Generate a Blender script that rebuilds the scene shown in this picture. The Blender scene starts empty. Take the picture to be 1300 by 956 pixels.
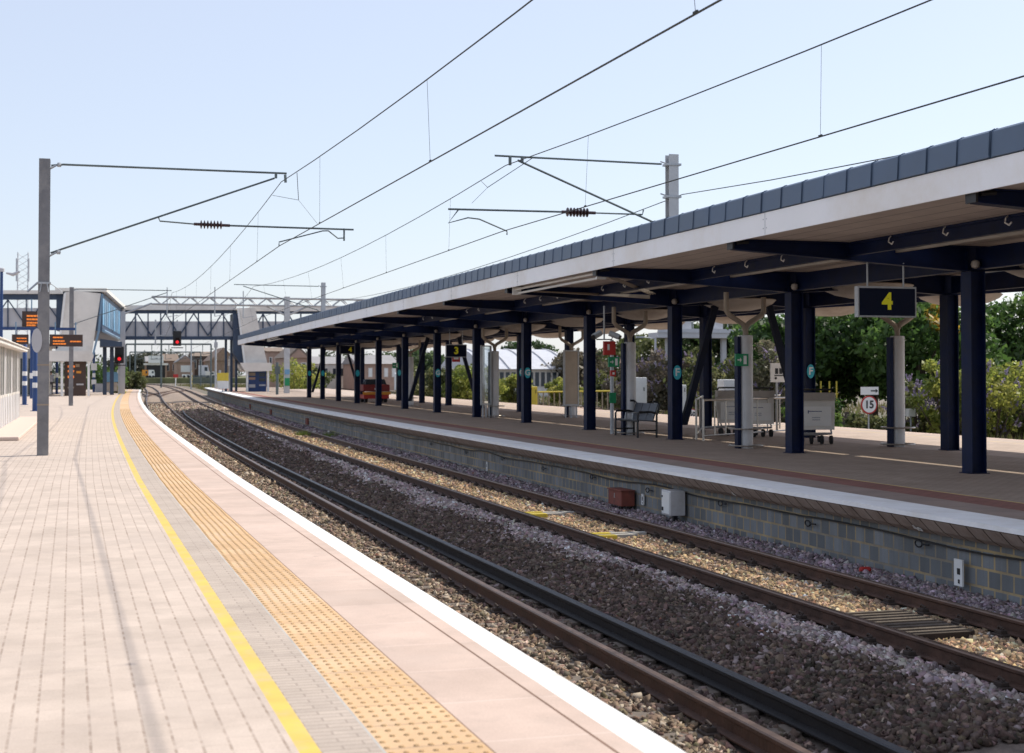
import bpy, math, random
import numpy as np
from mathutils import Vector

random.seed(11)
rng = np.random.default_rng(11)
S = bpy.context.scene
COL = S.collection
# ------------------------------------------------------------------ track frame
# p = metres to the right of the track direction, u = metres along it, z up (platform top = 0)
A = math.atan(533 / 1805.0)
CA, SA = math.cos(A), math.sin(A)
EYE = 1.6
F, CX, CY, HOR = 1805.0, 650.0, 433.0, 474.5
TH = math.atan((HOR - CY) / F)
_u = np.arange(-60, 760, 1.0)
_b = np.interp(_u, [-60, -10, 0, 10, 20, 30, 45, 60, 80, 100, 125, 150, 200, 255, 310, 335, 360, 385, 420, 700],
               [.7, .32, .2, .10, .03, 0, 0, .12, .5, 1.0, 1.75, 2.7, 4.6, 6.1, 6.6, 5.2, 0, -10, -40, -300])
_k = np.exp(-0.5 * (np.arange(-18, 19) / 7.0) ** 2); _k /= _k.sum()
_b = np.convolve(np.pad(_b, 18, mode='edge'), _k, mode='valid')
def bend(u): return np.interp(u, _u, _b)          # the curve of tracks and platform edges
def bcan(u): return 0.4 * np.interp(u, _u, _b)    # the canopy follows it less
def Wd(p, u, z=0.0): return Vector((p * CA - u * SA, p * SA + u * CA, z))
def ray(x, y):
    X, Z = (x - CX) / F, -(y - CY) / F
    Y1, Z1 = math.cos(TH) - Z * math.sin(TH), math.sin(TH) + Z * math.cos(TH)
    return X * CA + Y1 * SA, -X * SA + Y1 * CA, Z1
def on_u(x, y, u0):
    r = ray(x, y); t = u0 / r[1]; return (r[0] * t, u0, EYE + r[2] * t)
def on_p(x, y, p0):
    r = ray(x, y); t = p0 / r[0]; return (p0, r[1] * t, EYE + r[2] * t)
def on_z(x, y, z0=0.0):
    r = ray(x, y); t = (z0 - EYE) / r[2]; return (r[0] * t, r[1] * t, z0)

# ------------------------------------------------------------------ materials
def _new(name):
    m = bpy.data.materials.new(name); m.use_nodes = True
    nt = m.node_tree; nt.nodes.clear()
    o = nt.nodes.new('ShaderNodeOutputMaterial'); b = nt.nodes.new('ShaderNodeBsdfPrincipled')
    nt.links.new(b.outputs[0], o.inputs[0])
    return m, nt, b, o
def _coord(nt, uv):
    t = nt.nodes.new('ShaderNodeTexCoord'); return t.outputs['UV' if uv else 'Object']
def _noise(nt, c, scale, detail=4, rough=.6):
    n = nt.nodes.new('ShaderNodeTexNoise'); n.inputs['Scale'].default_value = scale
    n.inputs['Detail'].default_value = detail; n.inputs['Roughness'].default_value = rough
    nt.links.new(c, n.inputs['Vector']); return n.outputs['Fac']
def _ramp(nt, f, stops):
    r = nt.nodes.new('ShaderNodeValToRGB'); e = r.color_ramp.elements
    while len(e) < len(stops): e.new(.5)
    for q, (pos, c) in zip(e, stops):
        q.position = pos; q.color = (*c, 1) if len(c) == 3 else c
    nt.links.new(f, r.inputs[0]); return r.outputs[0]
def _mix(nt, f, a, b, mode='MIX'):
    n = nt.nodes.new('ShaderNodeMix'); n.data_type = 'RGBA'; n.blend_type = mode
    for i, v in ((0, f), (6, a), (7, b)):
        if hasattr(v, 'links'): nt.links.new(v, n.inputs[i])
        else: n.inputs[i].default_value = v if i == 0 else ((*v, 1) if len(v) == 3 else v)
    return n.outputs[2]
def _bump(nt, h, b, strength, dist=.02):
    n = nt.nodes.new('ShaderNodeBump'); n.inputs['Strength'].default_value = strength; n.inputs['Distance'].default_value = dist
    nt.links.new(h, n.inputs['Height']); nt.links.new(n.outputs[0], b.inputs['Normal'])
def sc(c, k): return tuple(min(1, v * k) for v in c)
def mat(name, col, rough=.6, metal=0., var=.18, scale=2.5, bump=0., bscale=60., uv=False, spec=.5, stain=None, stain_scale=.6):
    m, nt, b, o = _new(name); c = _coord(nt, uv)
    f = _noise(nt, c, scale, 6)
    out = _ramp(nt, f, [(.3, sc(col, 1 - var)), (.7, sc(col, 1 + var))])
    if stain:
        g = _noise(nt, c, stain_scale, 8, .7)
        gg = _ramp(nt, g, [(.48, (0, 0, 0)), (.68, (1, 1, 1))])
        out = _mix(nt, gg, out, stain)
    nt.links.new(out, b.inputs['Base Color'])
    rr = _ramp(nt, f, [(.2, (max(0, rough - .12),) * 3), (.8, (min(1, rough + .12),) * 3)])
    nt.links.new(rr, b.inputs['Roughness'])
    b.inputs['Metallic'].default_value = metal
    b.inputs['Specular IOR Level'].default_value = spec
    if bump: _bump(nt, _noise(nt, c, bscale, 3), b, bump)
    return m
def brick(name, c1, c2, mortar, bw, rh, ms=.012, rough=.85, stain=None, off=.5, bump=.3, spec=.3, mvar=None, streak=False, gum=False, swap=None, mscale=.9):
    m, nt, b, o = _new(name); c = _coord(nt, True); cb_ = c
    if swap:
        sp0 = nt.nodes.new('ShaderNodeSeparateXYZ'); nt.links.new(c, sp0.inputs[0]); mu = nt.nodes.new('ShaderNodeMath'); mu.operation = 'MULTIPLY'; mu.inputs[1].default_value = swap; nt.links.new(sp0.outputs[1], mu.inputs[0])
        cm0 = nt.nodes.new('ShaderNodeCombineXYZ'); nt.links.new(mu.outputs[0], cm0.inputs[0]); nt.links.new(sp0.outputs[0], cm0.inputs[1]); cb_ = cm0.outputs[0]
    t = nt.nodes.new('ShaderNodeTexBrick')
    t.inputs['Scale'].default_value = 1; t.inputs['Brick Width'].default_value = bw; t.inputs['Row Height'].default_value = rh
    t.inputs['Mortar Size'].default_value = ms; t.inputs['Mortar Smooth'].default_value = .2
    t.offset = off
    t.inputs['Color1'].default_value = (*c1, 1); t.inputs['Color2'].default_value = (*c2, 1); t.inputs['Mortar'].default_value = (*mortar, 1)
    nt.links.new(cb_, t.inputs['Vector'])
    if mvar:
        g = _ramp(nt, _noise(nt, c, mscale, 5), [(.42, mortar), (.6, mvar)]); nt.links.new(g, t.inputs['Mortar'])
    f = _noise(nt, c, 1.3, 8, .65)
    k = _ramp(nt, f, [(.25, (.80, .79, .78)), (.75, (1.12, 1.12, 1.12))])
    out = _mix(nt, 1.0, t.outputs['Color'], k, 'MULTIPLY')
    fine = _ramp(nt, _noise(nt, c, 90, 3), [(.3, (.9, .9, .9)), (.7, (1.08, 1.08, 1.08))])
    out = _mix(nt, 1.0, out, fine, 'MULTIPLY')
    if gum:
        vo = nt.nodes.new('ShaderNodeTexVoronoi'); vo.inputs['Scale'].default_value = 1.9; nt.links.new(c, vo.inputs['Vector'])
        sp_ = _ramp(nt, vo.outputs['Distance'], [(.035, (.34, .34, .34)), (.055, (0, 0, 0))]); out = _mix(nt, sp_, out, sc(stain, .45))
        d2 = _ramp(nt, _noise(nt, c, 3.2, 8, .75), [(.52, (0, 0, 0)), (.78, (.5, .5, .5))]); out = _mix(nt, d2, out, sc(stain, .72))
    if stain:
        cc = c
        if streak:
            mp = nt.nodes.new('ShaderNodeMapping'); mp.inputs['Scale'].default_value = (9, 1.1, 1); nt.links.new(c, mp.inputs[0]); cc = mp.outputs[0]
        g = _ramp(nt, _noise(nt, cc, .55, 8, .72), [(.46 if streak else .5, (0, 0, 0)), (.72, ((.5,) * 3 if streak else (.75,) * 3))])
        out = _mix(nt, g, out, stain)
    nt.links.new(out, b.inputs['Base Color'])
    b.inputs['Roughness'].default_value = rough; b.inputs['Specular IOR Level'].default_value = spec
    inv = nt.nodes.new('ShaderNodeMath'); inv.operation = 'SUBTRACT'; inv.inputs[0].default_value = 1
    nt.links.new(t.outputs['Fac'], inv.inputs[1])
    _bump(nt, inv.outputs[0], b, bump, .01)
    return m
def colattr(name, rough=.9, translucent=0., spec=.2, bump=0.):
    m, nt, b, o = _new(name)
    a = nt.nodes.new('ShaderNodeAttribute'); a.attribute_name = 'Col'
    nt.links.new(a.outputs['Color'], b.inputs['Base Color'])
    b.inputs['Roughness'].default_value = rough; b.inputs['Specular IOR Level'].default_value = spec
    if bump: _bump(nt, _noise(nt, _coord(nt, False), 70, 3), b, bump)
    if translucent:
        t = nt.nodes.new('ShaderNodeBsdfTranslucent'); mx = nt.nodes.new('ShaderNodeMixShader')
        mx.inputs[0].default_value = translucent
        nt.links.new(a.outputs['Color'], t.inputs[0]); nt.links.new(b.outputs[0], mx.inputs[1]); nt.links.new(t.outputs[0], mx.inputs[2])
        nt.links.new(mx.outputs[0], o.inputs[0])
    return m
def emit(name, col, s):
    m, nt, b, o = _new(name)
    b.inputs['Base Color'].default_value = (*col, 1); b.inputs['Emission Color'].default_value = (*col, 1)
    b.inputs['Emission Strength'].default_value = s
    return m
def glass(name, tint=(.85, .9, .92), alpha=.2, rough=.05):
    m, nt, b, o = _new(name)
    t = nt.nodes.new('ShaderNodeBsdfTransparent'); t.inputs[0].default_value = (*tint, 1)
    g = nt.nodes.new('ShaderNodeBsdfGlossy'); g.inputs['Roughness'].default_value = rough
    x = nt.nodes.new('ShaderNodeMixShader'); x.inputs[0].default_value = alpha
    nt.links.new(t.outputs[0], x.inputs[1]); nt.links.new(g.outputs[0], x.inputs[2]); nt.links.new(x.outputs[0], o.inputs[0])
    return m

M = {}
M['paving'] = brick('paving_blocks', (.545, .45, .38), (.495, .41, .345), (.33, .255, .205), .88, .115, .0072, stain=(.46, .38, .325), bump=.2, gum=True, swap=4., mvar=(.50, .41, .345), mscale=11)
M['greybrick'] = brick('grey_brick_band', (.48, .40, .335), (.425, .355, .30), (.34, .28, .235), .2, .065, .006, stain=(.40, .335, .285), gum=True)
M['tactile'] = brick('buff_tactile_slabs', (.62, .42, .245), (.56, .365, .20), (.42, .28, .18), 8, .4, .008, stain=(.62, .49, .36), bump=.2, gum=True)
M['slab'] = brick('pink_edge_slabs', (.56, .43, .36), (.50, .385, .32), (.62, .49, .42), 8, .75, .008, stain=(.47, .375, .32), bump=.2, gum=True)
M['joint'] = mat('joint_dirt', (.16, .09, .06), .95, uv=True)
M['yellow'] = mat('yellow_line_paint', (.62, .43, .085), .7, var=.12, scale=3, uv=True, stain=(.54, .41, .19), stain_scale=3.5)
M['whiteline'] = mat('white_edge_paint', (.80, .79, .76), .7, var=.05, uv=True, stain=(.58, .54, .49), stain_scale=2.6)
M['conc'] = mat('pale_concrete', (.40, .38, .35), .9, var=.2, bump=.2)
M['bslab'] = brick('grey_slabs', (.34, .26, .225), (.29, .225, .195), (.18, .14, .12), 8, .75, .007, stain=(.26, .20, .175), bump=.2)
M['bred'] = brick('dark_red_paving_band', (.31, .135, .11), (.26, .11, .09), (.17, .09, .08), .2, .1, .008)
M['bdeck'] = brick('brown_paving', (.43, .335, .27), (.37, .29, .235), (.24, .19, .155), .2, .1, .009, stain=(.31, .245, .20), gum=True)
M['bline'] = mat('worn_yellow_line', (.62, .45, .17), .8, uv=True, stain=(.42, .3, .17), stain_scale=2)
M['bsunlit'] = brick('sunlit_tone_paving', (.52, .42, .36), (.46, .37, .31), (.32, .26, .22), .4, .2, .01)  # sunshine painted into the paving: paler colour for the sunlit side of the deck
M['ground'] = mat('trackside_earth', (.15, .12, .095), .95, var=.35, scale=.35, bump=.6, bscale=6, stain=(.10, .11, .055), stain_scale=.06)
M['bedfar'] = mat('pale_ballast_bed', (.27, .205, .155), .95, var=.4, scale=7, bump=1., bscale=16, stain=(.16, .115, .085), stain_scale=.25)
M['bank'] = mat('grass_bank_turf', (.13, .135, .06), .95, var=.4, scale=.3, bump=.6, bscale=3)
M['bed'] = mat('ballast_bed', (.135, .105, .085), .95, var=.45, scale=9, bump=1., bscale=22)
M['stone'] = colattr('ballast_stone', .9, bump=.25)
M['railrust'] = mat('rusty_rail', (.082, .042, .028), .62, .25, var=.4, scale=6, bump=.25, bscale=30)
M['railtop'] = mat('worn_rail_head', (.16, .105, .08), .38, .7, var=.3, scale=5)
M['railshade'] = mat('shade_toned_rail', (.012, .011, .012), .65, .1, var=.4, scale=5, bump=.2, bscale=30)  # near-black colour stands for the canopy shadow lying on the second rail
M['railshadetop'] = mat('shade_toned_rail_head', (.034, .035, .042), .42, .4, var=.3, scale=5)
M['sleeper'] = mat('weathered_sleeper', (.12, .095, .075), .9, var=.4, scale=5, bump=.4, bscale=20)
M['clip'] = mat('rusty_chair', (.05, .035, .028), .8, .2, var=.4)
M['peg'] = mat('pale_peg', (.22, .17, .12), .9)
M['block'] = brick('grey_blockwork', (.27, .285, .295), (.155, .165, .17), (.30, .26, .20), .225, .205, .016, mvar=(.50, .375, .20), stain=(.12, .115, .105), bump=.5, streak=True)
M['corbel'] = None
M['navy'] = mat('navy_steel_paint', (.0035, .0105, .046), .5, 0, var=.35, scale=3, spec=.2)
M['navydark'] = mat('dark_navy_steel_paint', (.004, .008, .024), .5, 0, var=.3, scale=3, spec=.2)
M['fascia'] = mat('white_fascia_paint', (.86, .86, .87), .5, var=.03, scale=1.2, stain=(.76, .72, .67), stain_scale=.35)
M['clad'] = mat('blue_grey_cladding', (.085, .125, .19), .5, .1, var=.16, scale=.9)
M['cladback'] = mat('cladding_gap', (.03, .035, .05), .8)
M['soffit'] = brick('brown_soffit_boards', (.58, .495, .43), (.545, .465, .405), (.20, .16, .135), .42, 40., .012, rough=.6, bump=.3)
M['roofing'] = mat('grey_roofing_felt', (.16, .16, .16), .9)
M['rooflight'] = glass('rooflight_sheet', (.93, .92, .88), .06, .3)
M['bowl'] = mat('cream_bowl_plastic', (.42, .38, .34), .5, var=.15, scale=1.5, stain=(.30, .25, .21), stain_scale=1)
M['teal'] = mat('teal_sign', (.02, .40, .50), .4, var=.05)
M['white'] = mat('white_paint', (.78, .78, .76), .5, var=.06)
M['pipe'] = mat('grey_white_pipe', (.60, .60, .61), .45, var=.12, scale=2, stain=(.45, .42, .4), stain_scale=1)
M['tan'] = mat('tan_pipe', (.29, .235, .18), .55, var=.2)
M['galv'] = mat('galvanised_steel', (.42, .44, .46), .5, .5, var=.2, scale=4)
M['mast'] = mat('weathered_grey_mast', (.20, .20, .21), .65, .3, var=.25, scale=2, stain=(.30, .29, .28), stain_scale=1.5)
M['mastpale'] = mat('pale_galvanised_mast', (.50, .51, .52), .6, .3, var=.15)
M['tubeg'] = mat('green_grey_tube', (.12, .15, .155), .5, .5, var=.2)
M['wire'] = mat('dark_copper_wire', (.05, .055, .052), .6, .4)
M['insul'] = mat('brown_insulator', (.045, .020, .022), .35, 0, var=.2)
M['stainless'] = mat('brushed_stainless', (.45, .42, .38), .38, .8, var=.12, scale=3)
M['bronze'] = mat('bronze_panel', (.30, .25, .20), .35, .6, var=.25, scale=1.2)
M['black'] = mat('black_plastic', (.012, .012, .014), .5)
M['signnavy'] = mat('navy_sign_face', (.003, .007, .024), .5, var=.1, spec=.15)
M['signyellow'] = mat('yellow_sign_numeral', (.92, .86, .02), .5, var=.02)
M['green'] = mat('green_sign', (.01, .25, .10), .45, var=.05)
M['red'] = mat('red_paint', (.45, .03, .025), .5, var=.15)
M['darkred'] = mat('dark_red_paint', (.22, .02, .02), .5, var=.2)
M['rustbox'] = mat('rust_red_box', (.22, .06, .04), .8, var=.3, stain=(.13, .05, .04), stain_scale=4)
M['orange'] = mat('orange_paint', (.75, .30, .03), .5, var=.1)
M['yellowp'] = mat('yellow_paint', (.68, .52, .06), .5, var=.1)
M['blue'] = mat('blue_paint', (.014, .05, .17), .45, var=.15)
M['skyblue'] = mat('light_blue_paint', (.16, .34, .52), .45, var=.15)
M['darkboard'] = mat('brown_black_board', (.055, .030, .022), .45, var=.15)
M['led'] = emit('amber_led', (1., .26, .03), .32)
M['redlamp'] = emit('red_lamp', (1., .02, .03), .8)
M['pale'] = mat('pale_metal_cladding', (.72, .69, .64), .6, var=.10, scale=.6, stain=(.60, .565, .52), stain_scale=.4)
M['palegrey'] = mat('grey_panel', (.48, .48, .50), .6, var=.12, scale=.6)
M['steelblue'] = mat('slate_blue_steel', (.035, .06, .11), .5, var=.2)
M['bluetrim'] = mat('mid_blue_trim', (.15, .25, .36), .45, var=.1)
M['glassdark'] = mat('dark_window_glass', (.03, .045, .06), .12, 0, var=.3, scale=.8)
M['glasspale'] = glass('clear_glass', (.86, .92, .93), .22, .05)
M['brickb'] = mat('brown_brick', (.27, .18, .13), .9, var=.2, scale=1.2)
M['brickp'] = mat('pink_brick', (.40, .27, .21), .9, var=.15, scale=1.2)
M['tile'] = mat('brown_roof_tile', (.20, .15, .115), .9, var=.2, scale=1.5)
M['slate'] = mat('grey_roof_slate', (.26, .25, .25), .8, var=.2, scale=1.5)
M['whiteroof'] = mat('white_roof_sheet', (.50, .51, .545), .5, var=.1)
M['leaf'] = colattr('leaf', .5, .5, .35)
M['flower'] = colattr('flower_spike', .8, .2, .2)
M['bark'] = mat('bark', (.09, .065, .045), .95, var=.3, scale=6, bump=.5, bscale=14)
M['grass'] = colattr('grass_blade', .7, .3, .2)
M['paper'] = mat('crumpled_paper', (.72, .72, .74), .8)
M['purple'] = mat('purple_wrapper', (.22, .16, .55), .5)
M['rubber'] = mat('black_rubber', (.02, .02, .022), .8)
def corbel_mat():
    m, nt, b, o = _new('stained_concrete_edge'); c = _coord(nt, True)
    mp = nt.nodes.new('ShaderNodeMapping'); mp.inputs['Scale'].default_value = (1.0, 1.7, 1); nt.links.new(c, mp.inputs[0])
    f = _noise(nt, mp.outputs[0], 1.6, 8, .75)
    base = _ramp(nt, f, [(.26, (.14, .11, .095)), (.44, (.30, .24, .21)), (.62, (.39, .325, .29)), (.76, (.62, .58, .56))])
    br = nt.nodes.new('ShaderNodeTexBrick'); br.offset = 0
    for n, v in (('Scale', 1), ('Brick Width', 50), ('Row Height', .3), ('Mortar Size', .014)): br.inputs[n].default_value = v
    br.inputs['Color1'].default_value = br.inputs['Color2'].default_value = (1, 1, 1, 1); br.inputs['Mortar'].default_value = (.3, .28, .26, 1)
    nt.links.new(c, br.inputs['Vector'])
    nt.links.new(_mix(nt, 1., base, br.outputs['Color'], 'MULTIPLY'), b.inputs['Base Color'])
    b.inputs['Roughness'].default_value = .9; b.inputs['Specular IOR Level'].default_value = .2
    _bump(nt, f, b, .3)
    return m
M['corbel'] = corbel_mat()

# ------------------------------------------------------------------ mesh builder (coordinates p, u, z)
class MB:
    def __init__(s): s.v, s.f, s.m, s.uv = [], [], [], {}
    def face(s, idx, mi=0): s.f.append(tuple(idx)); s.m.append(mi)
    def box(s, c, d, mi=0, rz=0., rx=0.):
        n = len(s.v); cr, sr = math.cos(rz), math.sin(rz); cx_, sx_ = math.cos(rx), math.sin(rx)
        for z in (-1, 1):
            for y in (-1, 1):
                for x in (-1, 1):
                    X, Y, Z = x * d[0] / 2, y * d[1] / 2, z * d[2] / 2
                    Y, Z = Y * cx_ - Z * sx_, Y * sx_ + Z * cx_
                    s.v.append((c[0] + X * cr - Y * sr, c[1] + X * sr + Y * cr, c[2] + Z))
        for q in ((0, 2, 3, 1), (4, 5, 7, 6), (0, 1, 5, 4), (2, 6, 7, 3), (0, 4, 6, 2), (1, 3, 7, 5)):
            s.face([n + k for k in q], mi)
        return s
    def bb(s, p0, p1, u0, u1, z0, z1, mi=0):
        return s.box(((p0 + p1) / 2, (u0 + u1) / 2, (z0 + z1) / 2), (p1 - p0, u1 - u0, z1 - z0), mi)
    def tube(s, pts, r, n=8, mi=0, cap=True):
        pts = [Vector(q) for q in pts]; rr = r if isinstance(r, (list, tuple)) else [r] * len(pts)
        prev = None; base = len(s.v)
        for i, q in enumerate(pts):
            t = (pts[min(i + 1, len(pts) - 1)] - pts[max(i - 1, 0)]).normalized()
            if prev is None:
                ref = Vector((0, 0, 1)) if abs(t.z) < .9 else Vector((1, 0, 0)); x = t.cross(ref).normalized()
            else: x = (prev - t * prev.dot(t)).normalized()
            prev = x; y = t.cross(x)
            for k in range(n):
                a = 2 * math.pi * k / n; w = q + (x * math.cos(a) + y * math.sin(a)) * rr[i]
                s.v.append(tuple(w))
        for i in range(len(pts) - 1):
            for k in range(n):
                a, b_ = base + i * n + k, base + i * n + (k + 1) % n
                s.face((a, b_, b_ + n, a + n), mi)
        if cap:
            s.face([base + k for k in range(n)][::-1], mi); s.face([base + (len(pts) - 1) * n + k for k in range(n)], mi)
        return s
    def lathe(s, c, prof, n=16, mi=0, sx=1., sy=1.):
        base = len(s.v)
        for r, z in prof:
            for k in range(n):
                a = 2 * math.pi * k / n; s.v.append((c[0] + r * sx * math.cos(a), c[1] + r * sy * math.sin(a), c[2] + z))
        for i in range(len(prof) - 1):
            for k in range(n):
                a, b_ = base + i * n + k, base + i * n + (k + 1) % n
                s.face((a, b_, b_ + n, a + n), mi)
        if prof[0][0] > 1e-4: s.face([base + k for k in range(n)][::-1], mi)
        if prof[-1][0] > 1e-4: s.face([base + (len(prof) - 1) * n + k for k in range(n)], mi)
        return s
    def prism(s, poly, vec, mi=0):
        n = len(s.v); k = len(poly)
        for q in poly: s.v.append(tuple(q))
        for q in poly: s.v.append((q[0] + vec[0], q[1] + vec[1], q[2] + vec[2]))
        s.face(range(n, n + k), mi); s.face(list(range(n + k, n + 2 * k))[::-1], mi)
        for i in range(k):
            j = (i + 1) % k; s.face((n + i, n + j, n + k + j, n + k + i), mi)
        return s
    def sweep(s, prof, us, off=None, mi=0, closed=True, cap=True, mis=None):
        n = len(s.v); k = len(prof)
        for u in us:
            o = off(u) if off else 0.
            d = 0.
            for i, (p, z) in enumerate(prof):
                if i: d += math.hypot(p - prof[i - 1][0], z - prof[i - 1][1])
                s.uv[len(s.v)] = (p if not closed else d, u) if not getattr(s, 'uvd', False) else (d, u)
                s.v.append((p + o, u, z))
        for a in range(len(us) - 1):
            for i in range(k if closed else k - 1):
                j = (i + 1) % k
                s.face((n + a * k + i, n + a * k + j, n + (a + 1) * k + j, n + (a + 1) * k + i), mis[i] if mis else mi)
        if closed and cap:
            s.face([n + i for i in range(k)][::-1], mi); s.face([n + (len(us) - 1) * k + i for i in range(k)], mi)
        return s
    def text(s, body, size, c, ax=(1, 0, 0), up=(0, 0, 1), depth=.004, mi=0, bold=.02):
        cu = bpy.data.curves.new('lettering', 'FONT'); cu.body = body; cu.size = size; cu.extrude = depth; cu.offset = bold * size
        cu.align_x = 'CENTER'; cu.align_y = 'CENTER'; cu.resolution_u = 3
        ob = bpy.data.objects.new('lettering', cu); me = bpy.data.meshes.new_from_object(ob)
        ax, up = Vector(ax), Vector(up); nn = ax.cross(up); n = len(s.v); c = Vector(c)
        for v in me.vertices: s.v.append(tuple(c + ax * v.co.x + up * v.co.y + nn * v.co.z))
        for p in me.polygons: s.face([n + i for i in p.vertices], mi)
        bpy.data.objects.remove(ob); bpy.data.curves.remove(cu); bpy.data.meshes.remove(me)
        return s
    def build(s, name, mats, parent=None, base=(0, 0, 0), smooth=False, bevel=0., rz=0.):
        me = bpy.data.meshes.new(name)
        bs = parent.get('_b', (0, 0, 0)) if parent is not None else base
        vv = [(x - bs[0], y - bs[1], z - bs[2]) for x, y, z in s.v]
        me.from_pydata(vv, [], s.f)
        for m_ in (mats if isinstance(mats, (list, tuple)) else [mats]): me.materials.append(M[m_] if isinstance(m_, str) else m_)
        me.polygons.foreach_set('material_index', s.m)
        if s.uv:
            uvl = me.uv_layers.new(name='UVMap')
            li = np.empty(len(me.loops), dtype=np.int32); me.loops.foreach_get('vertex_index', li)
            arr = np.zeros((len(s.v), 2)); 
            for k_, q in s.uv.items(): arr[k_] = q
            uvl.data.foreach_set('uv', arr[li].ravel())
        if smooth: me.polygons.foreach_set('use_smooth', [True] * len(me.polygons))
        me.update()
        o = bpy.data.objects.new(name, me); COL.objects.link(o)
        if smooth:
            try: me.set_sharp_from_angle(angle=math.radians(40))
            except Exception: pass
        if bevel:
            bm_ = o.modifiers.new('bevel', 'BEVEL'); bm_.width = bevel; bm_.segments = 2; bm_.limit_method = 'ANGLE'
        if parent is not None: o.parent = parent; o['_b'] = bs
        else:
            o.location = Wd(*base); o.rotation_euler = (0, 0, A + rz); o['_b'] = tuple(base)
        return o
def tag(o, label, cat, group=None):
    o['label'] = label; o['category'] = cat
    if group: o['group'] = group
    return o
def struct(o, kind='structure'): o['kind'] = kind; return o
def thing(name, label, cat, base, rz=0., group=None, local=False):
    o = bpy.data.objects.new(name, None); COL.objects.link(o); o.empty_display_size = .2
    o.location = Wd(*base); o.rotation_euler = (0, 0, A + rz)
    o['_b'] = (0, 0, 0) if local else tuple(base)
    return tag(o, label, cat, group)
def dup(root, base, label, rz=0., scale=None):
    r = root.copy(); COL.objects.link(r); r.location = Wd(*base); r.rotation_euler = (0, 0, A + rz)
    if scale: r.scale = (scale,) * 3
    if label: r['label'] = label
    for ch in list(root.children):
        c = ch.copy(); COL.objects.link(c); c.parent = r
        for g in ch.children:
            d = g.copy(); COL.objects.link(d); d.parent = c
    return r
def bulk(name, V, FV, matname, colors=None, smooth=False):
    """big mesh from numpy arrays in track frame: V (n,3), FV (m,4) quads or (m,3) triangles"""
    me = bpy.data.meshes.new(name); k = FV.shape[1]
    me.vertices.add(len(V)); me.vertices.foreach_set('co', V.astype(np.float32).ravel())
    me.loops.add(FV.size); me.loops.foreach_set('vertex_index', FV.astype(np.int32).ravel())
    me.polygons.add(len(FV)); me.polygons.foreach_set('loop_start', np.arange(0, FV.size, k, dtype=np.int32))
    if colors is not None:
        a = me.color_attributes.new('Col', 'FLOAT_COLOR', 'POINT')
        a.data.foreach_set('color', np.concatenate([colors, np.ones((len(colors), 1))], 1).astype(np.float32).ravel())
    me.materials.append(M[matname]); me.update(calc_edges=True); me.validate()
    return me

# ================================================================== THE SETTING
g = MB(); n0 = len(g.v)
xs = [-1500, -400, -120, -40, 0, 40, 120, 400, 1500]; ys = [-200, 0, 60, 150, 300, 600, 2500]
for y in ys:
    for x in xs: g.v.append((x, y, -1.02))
for j in range(len(ys) - 1):
    for i in range(len(xs) - 1):
        q = j * len(xs) + i; g.face((q, q + 1, q + len(xs) + 1, q + len(xs)))
struct(g.build('ground', 'ground'))

us_a = list(np.arange(-14, 149, 1.0))
# platform A (where the camera stands)
pm = MB()
strips = [(-16, .61, 0), (.61, .70, 1), (.70, .95, 2), (.95, .962, 7), (.962, 1.395, 3), (1.395, 1.402, 5), (1.402, 1.885, 4), (1.885, 1.90, 5), (1.90, 2.0, 4), (2.0, 2.082, 6), (2.082, 2.085, 7), (2.085, 2.17, 6)]
def aoff(u): return float(bend(u)) + max(0., (22 - u)) * .006
pu = us_a + [149.5, 150.5, 151.5]
def aoff2(u):
    return aoff(min(u, 148)) + (bend(u) - bend(min(u, 148))) - max(0, (u - 146)) ** 2 * .03
for p0, p1, mi in strips:
    pm.sweep([(p0, 0), (p1, 0)], pu, aoff2, mi, closed=False)
pm.sweep([(2.17, 0), (2.17, -.07), (2.02, -.10), (2.0, -.30), (2.28 - .1, -.34), (2.18, -1.05)], pu, aoff2, 7, closed=False)
# the tactile studs
for i, u in enumerate(np.arange(4.5, 66, .095)):
    o_ = aoff(u)
    for k in range(7):
        p = .982 + k * .0645 + .003 * math.sin(u * 3)
        n = len(pm.v); r = .0165
        for a in range(6):
            an = a * math.pi / 3; pm.v.append((p + o_ + r * math.cos(an), u + r * math.sin(an), .0003))
        for a in range(6):
            an = a * math.pi / 3; pm.v.append((p + o_ + .011 * math.cos(an), u + .011 * math.sin(an), .0058))
        for a in range(6): pm.face((n + a, n + (a + 1) % 6, n + 6 + (a + 1) % 6, n + 6 + a), 8)
        pm.face(range(n + 6, n + 12), 8)
M['stud'] = mat('buff_stud', (.53, .335, .16), .8, var=.25, scale=1.2)
struct(pm.build('platform', ['paving', 'yellow', 'greybrick', 'tactile', 'slab', 'joint', 'whiteline', 'conc', 'stud']))

us_b = list(np.arange(-14, 168, 1.5))
pb = MB()
for p0, p1, mi in [(9.05, 9.70, 0), (9.70, 10.35, 1), (10.35, 10.95, 2), (10.95, 11.01, 3), (11.01, 16.9, 4), (16.9, 20.4, 6), (20.4, 20.46, 3), (20.46, 21.25, 6), (21.25, 21.6, 7)]:  # outer deck strips carry the sunlit tone, starting near the canopy shadow edge
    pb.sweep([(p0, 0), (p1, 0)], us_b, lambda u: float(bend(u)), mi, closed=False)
pb.sweep([(21.6, 0), (21.6, -.15), (21.5, -.2), (21.5, -1.05)], us_b, lambda u: float(bend(u)), 5, closed=False)
pb.bb(9.4 + bend(166.5), 21.5 + bend(166.5), 166.3, 166.5, -1.02, -.003, 5)
M['bwhite'] = mat('white_edge_paint_far', (.86, .86, .87), .7, var=.05, uv=True, stain=(.74, .72, .70), stain_scale=1.2)
struct(pb.build('platform', ['bwhite', 'bslab', 'bred', 'bline', 'bdeck', 'conc', 'bsunlit', 'slab']))

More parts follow.
